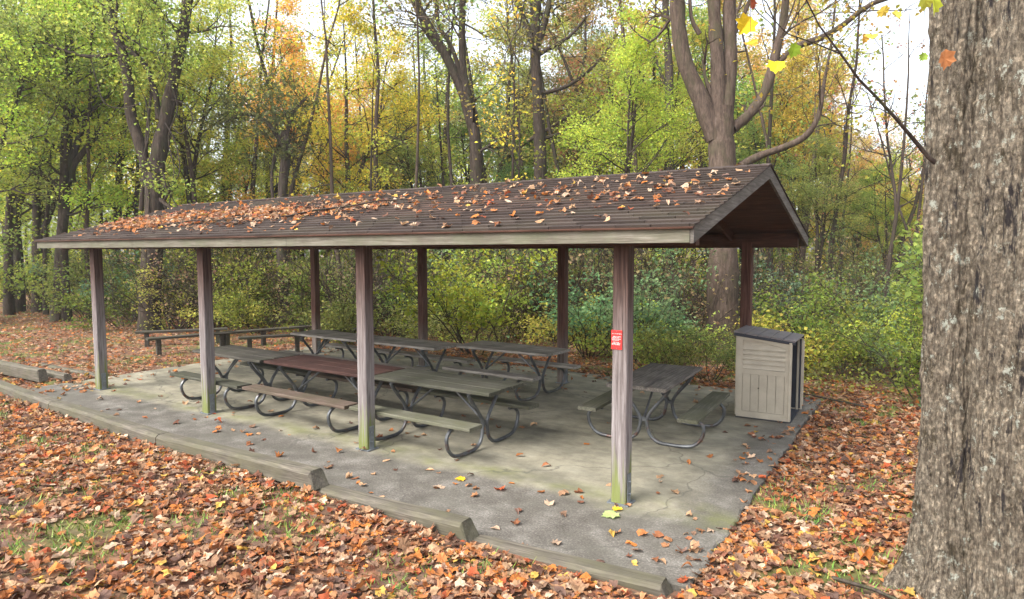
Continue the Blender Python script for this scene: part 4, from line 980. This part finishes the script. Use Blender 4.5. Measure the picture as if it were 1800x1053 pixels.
hand_tree('many_stemmed_maple', 'big pale many-stemmed maple rising behind the right end of the roof',
  [[(1270, 640, 29.0), (1270, 520, 25.5), (1272, 400, 24.6), (1270, 300, 22.9), (1268, 240, 22.9), (1268, 190, 21.1)],
   [(1258, 245, 15.0), (1232, 175, 15.0), (1204, 110, 14.1), (1192, 40, 13.2), (1190, -40, 12.3), (1185, -150, 9.7)],
   [(1263, 200, 13.2), (1262, 120, 12.3), (1256, 30, 11.4), (1252, -60, 10.6), (1240, -160, 7.9)],
   [(1276, 200, 12.3), (1284, 110, 11.4), (1282, 20, 10.6), (1288, -80, 8.8), (1300, -160, 6.2)],
   [(1288, 225, 9.7), (1318, 200, 9.2), (1345, 160, 8.4), (1362, 100, 7.9), (1378, 30, 7.0), (1385, -60, 6.2)],
   [(1366, 112, 5.3), (1400, 82, 5.3), (1440, 68, 5.3, -.3), (1480, 45, 4.8, -.6), (1530, 8, 4.4, -1), (1580, -8, 3.5, -1.2), (1640, -20, 2.6, -1.5)],
   [(1300, 292, 7.0), (1340, 272, 6.6), (1375, 260, 6.2, -.5), (1415, 240, 5.7, -.8), (1438, 205, 4.4, -1), (1448, 150, 3.1, -1)],
   [(1230, 60, 4.4), (1215, 30, 3.5), (1212, -30, 2.6)], [(1290, 60, 4.4), (1310, 20, 3.5), (1330, -30, 2.6)]],
  (.42, .30, .05), 15, 'bark_pale', 3, .3, .11, 6, 1.3, .35, 12, .6, stems=14)
# leaning fallen stem crossing the wood
T = Tree(55); a = at(905, 262, 24); b = at(1000, 205, 22); c = at(880, 290, 25)
ft = empty('leaning_dead_tree', (float(c[0]), float(c[1]), 0), 0, 'bare pale dead stem leaning across the wood right of the straight trunk', 'tree')
o_ = np.array([float(c[0]), float(c[1]), 0]); T.limb_r([np.array([-1.2, .3, 0]), c - o_ , a - o_, b - o_], [.13, .1, .08, .05], 8); autosmooth(T.mb.build('trunk', M['bark_pale'], ft))
# ---------------------------------------------------------------- huge near trunk at right
def big_tree():
    cu, cd_ = 1848, 4.15; C0 = at(cu, 442, cd_); cx_, cy_ = float(C0[0]), float(C0[1]); g = float(gz(cx_, cy_))
    t = empty('huge_tree', (cx_, cy_, g), 0, 'huge lichen-speckled trunk filling the right edge of the photo', 'tree')
    Rv = R_[:2] / np.linalg.norm(R_[:2]); nth, nz = 520, 640; th = np.linspace(0, 2 * np.pi, nth, endpoint=False); zs = np.linspace(-.35, 7.5, nz)
    TH, ZS = np.meshgrid(th, zs); dx, dy = np.cos(TH), np.sin(TH)
    Fh = F_[:2] / np.linalg.norm(F_[:2]); hv = Fh * 4.15 + Rv * 3.39; hv = hv / np.linalg.norm(hv); pv_ = np.array([-hv[1], hv[0]])
    def column(name, cx2, cy2, r0, taper, fl, nth, nz, sd, q):
        th = np.linspace(0, 2 * np.pi, nth, endpoint=False); zs = np.linspace(-.35, 7.5, nz); TH, ZS = np.meshgrid(th, zs); A = TH / (2 * np.pi); dx, dy = np.cos(TH), np.sin(TH)
        nr = lambda fx, fz, s_: vnoise(A * max(3, int(fx * q)), ZS * fz, s_ + sd, px=max(3, int(fx * q))) - .5
        flare = np.exp(-np.clip(ZS, 0, 9) * 3.2); rid = .5 + .5 * np.cos(5 * TH + 1.1 + .6 * np.sin(2 * TH))
        r = r0 - taper * ZS + flare * (fl[0] + fl[1] * rid)
        r = r + .05 * q * nr(7, .7, 61) + .035 * (np.abs(nr(34, 1.1, 66)) - .25) + .022 * nr(26, 1.8, 62) + .024 * nr(60, 3.2, 63) + .02 * nr(120, 9, 64) + .013 * nr(240, 22, 65)
        lean = (ZS - 1.2) * .019
        V = np.stack([cx2 + dx * r + pv_[0] * lean, cy2 + dy * r + pv_[1] * lean, ZS], -1).reshape(-1, 3); id_ = np.arange(nth * nz).reshape(nz, nth); nx_ = np.roll(id_, -1, 1)
        mesh_from(name, V, np.stack([id_[:-1], nx_[:-1], nx_[1:], id_[1:]], -1).reshape(-1, 4), M['big_bark'], t, smooth=True)
    column('trunk', 0, 0, .485, .006, (.07, .11), 520, 640, 0, 1)
    c2 = pv_ * .495 - hv * .24
    column('side_stem', c2[0], c2[1], .135, .002, (.10, .10), 220, 640, 40, .35)
    o = np.array([cx_, cy_, g]); T = Tree(77)
    def px(L_, n=6): T.limb_r([at(u, v, d - .5) - o for u, v, d, r_ in L_], [r_ * .6 * d / FPX for u, v, d, r_ in L_], n)
    px([(1660, 300, 4.75, 7), (1632, 276, 4.7, 5.5), (1600, 238, 4.6, 5), (1572, 205, 4.5, 4.2), (1540, 170, 4.45, 3.6), (1510, 140, 4.4, 3.2), (1478, 95, 4.3, 2.8), (1440, 45, 4.2, 2.2), (1415, -5, 4.1, 1.8), (1400, -60, 4, 1.2)])
    px([(1478, 95, 4.3, 2), (1430, 75, 4.2, 1.8), (1385, 60, 4.1, 1.5), (1345, 20, 4.0, 1.2), (1335, -20, 4, 1)])
    px([(1540, 170, 4.45, 1.5), (1530, 205, 4.4, 1.2), (1520, 212, 4.4, .8)])
    px([(1572, 205, 4.5, 1.6), (1545, 190, 4.4, 1.3), (1470, 180, 4.3, 1), (1445, 150, 4.3, .6)])
    px([(1650, -60, 4.6, 6), (1600, -30, 4.3, 3), (1540, -30, 4.0, 2), (1400, -25, 3.8, 2), (1300, -20, 3.7, 1.5)])
    # hanging twigs that carry the near leaves
    HL = [(1310, 45, 4.0, .17, (.80, .58, .02)), (1320, 78, 3.95, .11, (.80, .42, .03)), (1365, 118, 3.8, .13, (.78, .72, .03)), (1394, 88, 3.9, .11, (.35, .55, .05)),
          (1640, 8, 3.2, .13, (.62, .72, .06)), (1625, 2, 3.3, .11, (.65, .70, .1)), (1660, 104, 3.3, .12, (.70, .30, .12)),
          (1575, 28, 3.9, .10, (.75, .68, .12)), (1553, 20, 4, .09, (.78, .6, .1)), (1533, 65, 3.9, .09, (.80, .55, .1)), (1518, 68, 4, .08, (.8, .5, .1)), (1622, 100, 3.5, .06, (.4, .6, .1)), (1322, 8, 4, .08, (.45, .12, .06))]
    for (u, v, d, sz, c) in HL: px([(u + random.uniform(-25, 25), min(v - 60, -35), d, 1.0), (u + random.uniform(-6, 6), v - 28, d, .6), (u, v - 8, d, .45)], 4)
    autosmooth(T.mb.build('branch', M['bark_dark'], t), 60)
    mb = MB(); Fv = np.array(F_)
    for (u, v, d, sz, c) in HL:
        p = at(u, v, d - .5) - o; A_ = leaf_outline(0, None) * sz * .72; yaw = random.uniform(-.8, .8); roll = random.uniform(2.3, 4.0); tl = random.uniform(-.5, .9)
        ex = np.array(R_) * math.cos(yaw) + Fv * math.sin(yaw); ez = np.array([0, 0, 1]) * math.cos(tl) + Fv * math.sin(tl); m = len(A_); nn = np.cross(ex, ez)
        Vv = []
        for a_, b_ in list(A_) + [(0, 0)]:
            a2 = a_ * math.cos(roll) - b_ * math.sin(roll); b2 = a_ * math.sin(roll) + b_ * math.cos(roll); Vv.append(p + ex * a2 + ez * b2 + nn * (abs(a_) * .45 + random.uniform(-.004, .004)))
        mb.add(Vv, [(i, (i + 1) % m, m) for i in range(m)], tuple(q * .75 for q in c))
    mb.build('hanging_leaves', M['litter'], t)
big_tree()
# small sticks
def stick(pts, r, label, name='fallen_branch'):
    p0 = pts[0]; mb = MB(); P = [(p[0] - p0[0], p[1] - p0[1], p[2] - p0[2]) for p in pts]; mb.tube(P, [r * (1 - .55 * i / (len(P) - 1)) for i in range(len(P))], 6)
    o = autosmooth(mb.build(name, M['bark_dark']), 60); o.location = p0; tag(o, label, 'branch', 'fallen branches')
def rf(x, s, h=.03): return (x, -OY + math.cos(ang) * sl_len * s, ZE + .15 + math.sin(ang) * sl_len * s + h)
stick([rf(-5.0, .30), rf(-4.7, .40, .05), rf(-4.3, .47, .04), rf(-3.9, .55, .06), rf(-3.5, .60, .03)], .016, 'dark bent branch lying on the middle of the leafy roof')
stick([rf(-7.6, .22), rf(-7.0, .28, .05), rf(-6.5, .30, .03), rf(-6.0, .36, .03)], .013, 'thin branch lying on the left part of the roof near the eave')
gs = lambda x, y, h=.05: (x, y, float(gz(x, y)) + h)
stick([gs(1.75, -.45), gs(2.0, -.52, .07), gs(2.25, -.62, .06), gs(2.5, -.7, .05)], .016, 'short stick among the leaves at the foot of the huge trunk')
stick([gs(1.5, 5.3), gs(1.0, 5.5, .06), gs(.4, 5.7, .08)], .02, 'fallen stick behind the storage box')

# ---------------------------------------------------------------- shrubs
sh_list = [
 (830, 14.5, 'bush0', (.33, .38, .04), .95, 'yellow-green bush behind the back row of tables, right of the third rear post'),
 (880, 16, 'bush1', YG, .9, 'light green bush behind the right table of the back row'),
 (800, 17, 'shrub0', YG, 1.0, 'light shrub left of the yellow-green bush'),
 (1035, 14, 'bush1', BLUEG, .8, 'blue-green bush just right of the rear post'),
 (1130, 13.5, 'bush0', (.2, .29, .11), .75, 'large green bush behind the crosswise table'),
 (1160, 14, 'bush1', BLUEG, .75, 'tall blue-green bush left of the big pale trunk'),
 (1215, 11.8, 'weed0', (.24, .28, .06), 1.15, 'low yellow-green plant left of the storage box'),
 (1165, 12.3, 'weed1', YG, 1.2, 'low light green plant behind the crosswise table'),
 (1255, 11.5, 'shrub1', (.2, .26, .06), .55, 'small shrub directly beside the storage box'),
 (1365, 15.5, 'bush0', BLUEG, .7, 'blue-green bush right of the big pale trunk'),
 (1390, 18, 'bush1', DKG, .7, 'dark green bush above the lid of the storage box'),
 (1420, 12.5, 'weed0', YG, 1.4, 'yellow-green low plant right of the storage box'),
 (1450, 13, 'shrub2', (.2, .27, .05), .9, 'green shrub behind the leafy slope right of the box'),
 (1520, 13.5, 'bush0', (.19, .29, .12), .7, 'green bush halfway to the huge trunk'),
 (1595, 11.2, 'bush1', (.2, .29, .11), .62, 'leafy green bush beside the huge trunk'),
 (1630, 10, 'shrub0', (.2, .26, .05), .9, 'dense shrub touching the outline of the huge trunk'),
 (1560, 11.5, 'shrub1', YG, .75, 'yellow-green shrub at the top of the leafy slope'),
 (1495, 11.5, 'weed1', (.25, .28, .06), 1.3, 'low plant at the top of the leafy slope'),
 (1500, 18, 'bush1', (.2,.28,.1), .8, 'blue-green bush farther back right of the box'),
 (1600, 16, 'bush0', GREEN, .85, 'big green bush behind the thicket at right'),
 (1430, 18, 'shrub0', (.55,.30,.10), .6, 'orange-leaved shrub glowing behind the storage box'),
 (150, 20.5, 'shrub1', GREEN, 1.0, 'rounded green shrub left of the leftmost post'),
 (135, 23, 'bush0', YG, .9, 'light bush beyond the clearing at left'),
 (215, 18.5, 'shrub0', (.2, .25, .04), 1.0, 'green shrub right of the leftmost post'),
 (235, 20, 'bush1', BLUEG, .95, 'blue-green bush at the foot of the large forked tree'),
 (320, 18.5, 'shrub2', YG, 1.0, 'yellow-green shrub behind the plank benches'),
 (330, 21, 'bush0', GREEN, 1.0, 'green bush left of the third post'),
 (395, 19, 'bush1', (.24, .29, .05), .9, 'light green bush right of the third post'),
 (450, 17.5, 'shrub0', (.24, .28, .05), 1.0, 'yellowish shrub behind the end of the plank benches'),
 (430, 21, 'bush0', YG, 1.0, 'broad yellow-green bush right of the large forked tree'),
 (520, 19, 'shrub1', GREEN, 1.1, 'green shrub left of the leftmost rear post'),
 (590, 18, 'shrub2', (.22, .26, .05), .9, 'shrub right of the leftmost rear post'),
 (600, 22, 'bush1', OLIVE, 1.2, 'olive bush seen between the rear posts'),
 (690, 17.5, 'shrub0', GREEN, .9, 'green shrub left of the third rear post'),
 (670, 21, 'bush0', (.2, .24, .04), 1.1, 'dense bush behind the second front post'),
 (760, 19, 'bush1', BLUEG, .9, 'pale blue-green bush right of the second rear post'),
 (770, 16, 'weed0', (.3, .33, .1), 1.2, 'low pale plant right of the second rear post'),
 (940, 17, 'shrub1', (.26, .26, .05), 1.0, 'yellowish shrub beside the straight trunk'),
 (965, 14.5, 'weed1', YG, 1.3, 'low yellow-green plant left of the right rear post'),
 (900, 21, 'bush0', GREEN, 1.1, 'green bush behind the straight trunk'),
 (1010, 19, 'bush1', OLIVE, 1.2, 'olive bush behind the right rear post'),
 (1080, 20, 'bush0', GREEN, .95, 'tall bush behind the nearest post'),
 (1160, 21, 'bush1', GREEN, 1.0, 'dark bush deep behind the crosswise table'),
 (1225, 21, 'bush0', YG, .8, 'green bush behind the big pale trunk'),
 (560, 16.2, 'weed1', (.22, .25, .06), 1.3, 'low plant at the edge of the leaves by the leftmost rear post'),
 (650, 16.3, 'weed0', GREEN, 1.3, 'low green plant hidden behind the second front post'),
 (390, 17, 'weed1', YG, 1.2, 'low yellow-green plant behind the plank benches'),
 (60, 24, 'shrub2', (.3, .33, .07), 1.0, 'pale shrub at the far side of the clearing'),
 (10, 26, 'bush1', GREEN, 1.0, 'green bush at the far left edge behind the clearing'),
 (-40, 20, 'bush0', GREEN, 1.1, 'green bush just outside the left edge of the photo'),
 (1700, 12, 'bush0', GREEN, 1.1, 'green bush hidden behind the huge trunk'),
]
for u, d, k_, c, sc, lb in sh_list:
    x, y = ground_xy(u, d); nm = {'bush': 'bush', 'shru': 'shrub', 'weed': 'undergrowth_plant'}[k_[:4]]
    place(nm, k_, x, y, sc, c, lb, nm.replace('_', ' '), 'bushes and shrubs behind the shelter', stem_name='stems', crown_name='foliage')
for i in range(44):
    u = -50 + i * 41 + random.uniform(-14, 14); d = random.uniform(21, 32); x, y = ground_xy(u, d)
    sd_ = 'left' if u < 600 else 'middle' if u < 1150 else 'right'; cn_, cb_ = random.choice([('green', GREEN), ('yellow-green', YG), ('olive', OLIVE), ('blue-green', BLUEG), ('dark green', DKG), ('yellowish', (.38, .36, .1))])
    place('bush', random.choice(['bush0', 'bush1', 'shrub0', 'shrub2']), x, y, random.uniform(.7, 1.1), cb_,
          mark(u, cn_ + ' bush low in the wood'), 'bush', 'understorey bushes deep in the wood, ' + sd_, stem_name='stems', crown_name='foliage')
for i, (u, d) in enumerate([(300, 17.5), (375, 18.5), (540, 18), (610, 17), (630, 19), (705, 17.5), (725, 20), (985, 16.5), (1015, 16), (1075, 16), (1210, 15), (1330, 17), (1440, 15), (1480, 16), (920, 17), (420, 19), (1240, 16.5)]):
    x, y = ground_xy(u, d); place('bare_bush', 'tangle%d' % (i % 2), x, y, random.uniform(.8, 1.15), (.26, .20, .10), mark(u, 'brown tangled nearly leafless bush'), 'bush', 'bare tangled bushes at the wood edge', stem_name='stems', crown_name='foliage')
# ---------------------------------------------------------------- far wood and ground cover
def far_wood():
    rng = np.random.default_rng(9); n = 24000; u = rng.uniform(-350, 2150, n); d = rng.uniform(34, 52, n)
    hmax = 7.5 + 7.5 * vnoise(u / 110, d * .05, 71) - 4.5 * np.exp(-((u - 415) / 60) ** 2) - 3.5 * np.exp(-((u - 700) / 60) ** 2) - 6 * sstep(1400, 1500, u) * sstep(1750, 1650, u)
    z = rng.uniform(0, 1, n) ** .9 * hmax
    P = CAM + d[:, None] * (F_ + ((u - 900) / FPX)[:, None] * R_); P[:, 2] = z
    V, Fc, t = leaf_cards(P, 8, .55, .24, .6, rng)
    zone = vnoise(u / 90, z * .4, 72); pal = np.array([DKG, GREEN, YG, LIME, YEL, OLIVE]); k = np.clip((zone * 7 - .5), 0, 5).astype(int)
    c = pal[k]; c = np.repeat(c, 8, 0) * rng.uniform(.95, 1.6, (n * 8, 1))
    tag(mesh_from('far_wood', V, Fc, M['foliage_abs'], attr=np.repeat(c, 4, 0)), kind='stuff', label='dense mass of autumn foliage closing the view far behind the shelter', cat='far wood')
far_wood()
def cover():
    rng = np.random.default_rng(19); n = 16000; x = rng.uniform(-28, 7, n); y = rng.uniform(5.6, 22, n)
    v, d = in_view(x, y); line = 6.7 + .8 * vnoise(x * .6, 0 * x, 81) + np.where(x < -8, 1.2 * sstep(-8, -16, x) * 0, 0)
    line = np.where(x > 0, 6.4 - .55 * x, line); ok = v & (y > line); x, y, d = x[ok], y[ok], d[ok]; n = len(x)
    P = np.stack([x, y, gz(x, y) + rng.uniform(0, .28, n)], -1); V, Fc, t = leaf_cards(P, 7, .14, .065, .6, rng)
    pal = np.array([GREEN, YG, OLIVE, (.26, .24, .06), (.22, .12, .06), BLUEG]); k = np.clip(vnoise(x * .7, y * .7, 82) * 7 - .5 + rng.normal(0, .5, n), 0, 5).astype(int)
    c = np.repeat(pal[k], 7, 0) * rng.uniform(.6, 1.25, (n * 7, 1))
    tag(mesh_from('ground_cover', V, Fc, M['foliage_abs'], attr=np.repeat(c, 4, 0)), kind='stuff', label='low leafy ground cover along the edge of the wood', cat='ground cover')
cover()

# ---------------------------------------------------------------- thin scattering volume, added to lift the dark gaps in the foliage
mb = MB(); mb.box((0, 0, 9.5), (640, 640, 24)); hz_m = bpy.data.materials.new('lift_volume'); hz_m.use_nodes = True; ht = hz_m.node_tree; ht.nodes.clear()
pv = ht.nodes.new('ShaderNodeVolumePrincipled'); pv.inputs['Color'].default_value = (.93, .96, 1, 1); pv.inputs['Density'].default_value = .0008; pv.inputs['Anisotropy'].default_value = .25
hu = ht.nodes.new('ShaderNodeOutputMaterial'); ht.links.new(pv.outputs[0], hu.inputs['Volume']); tag(mb.build('added_haze', hz_m), kind='stuff')
S.cycles.volume_bounces = 1
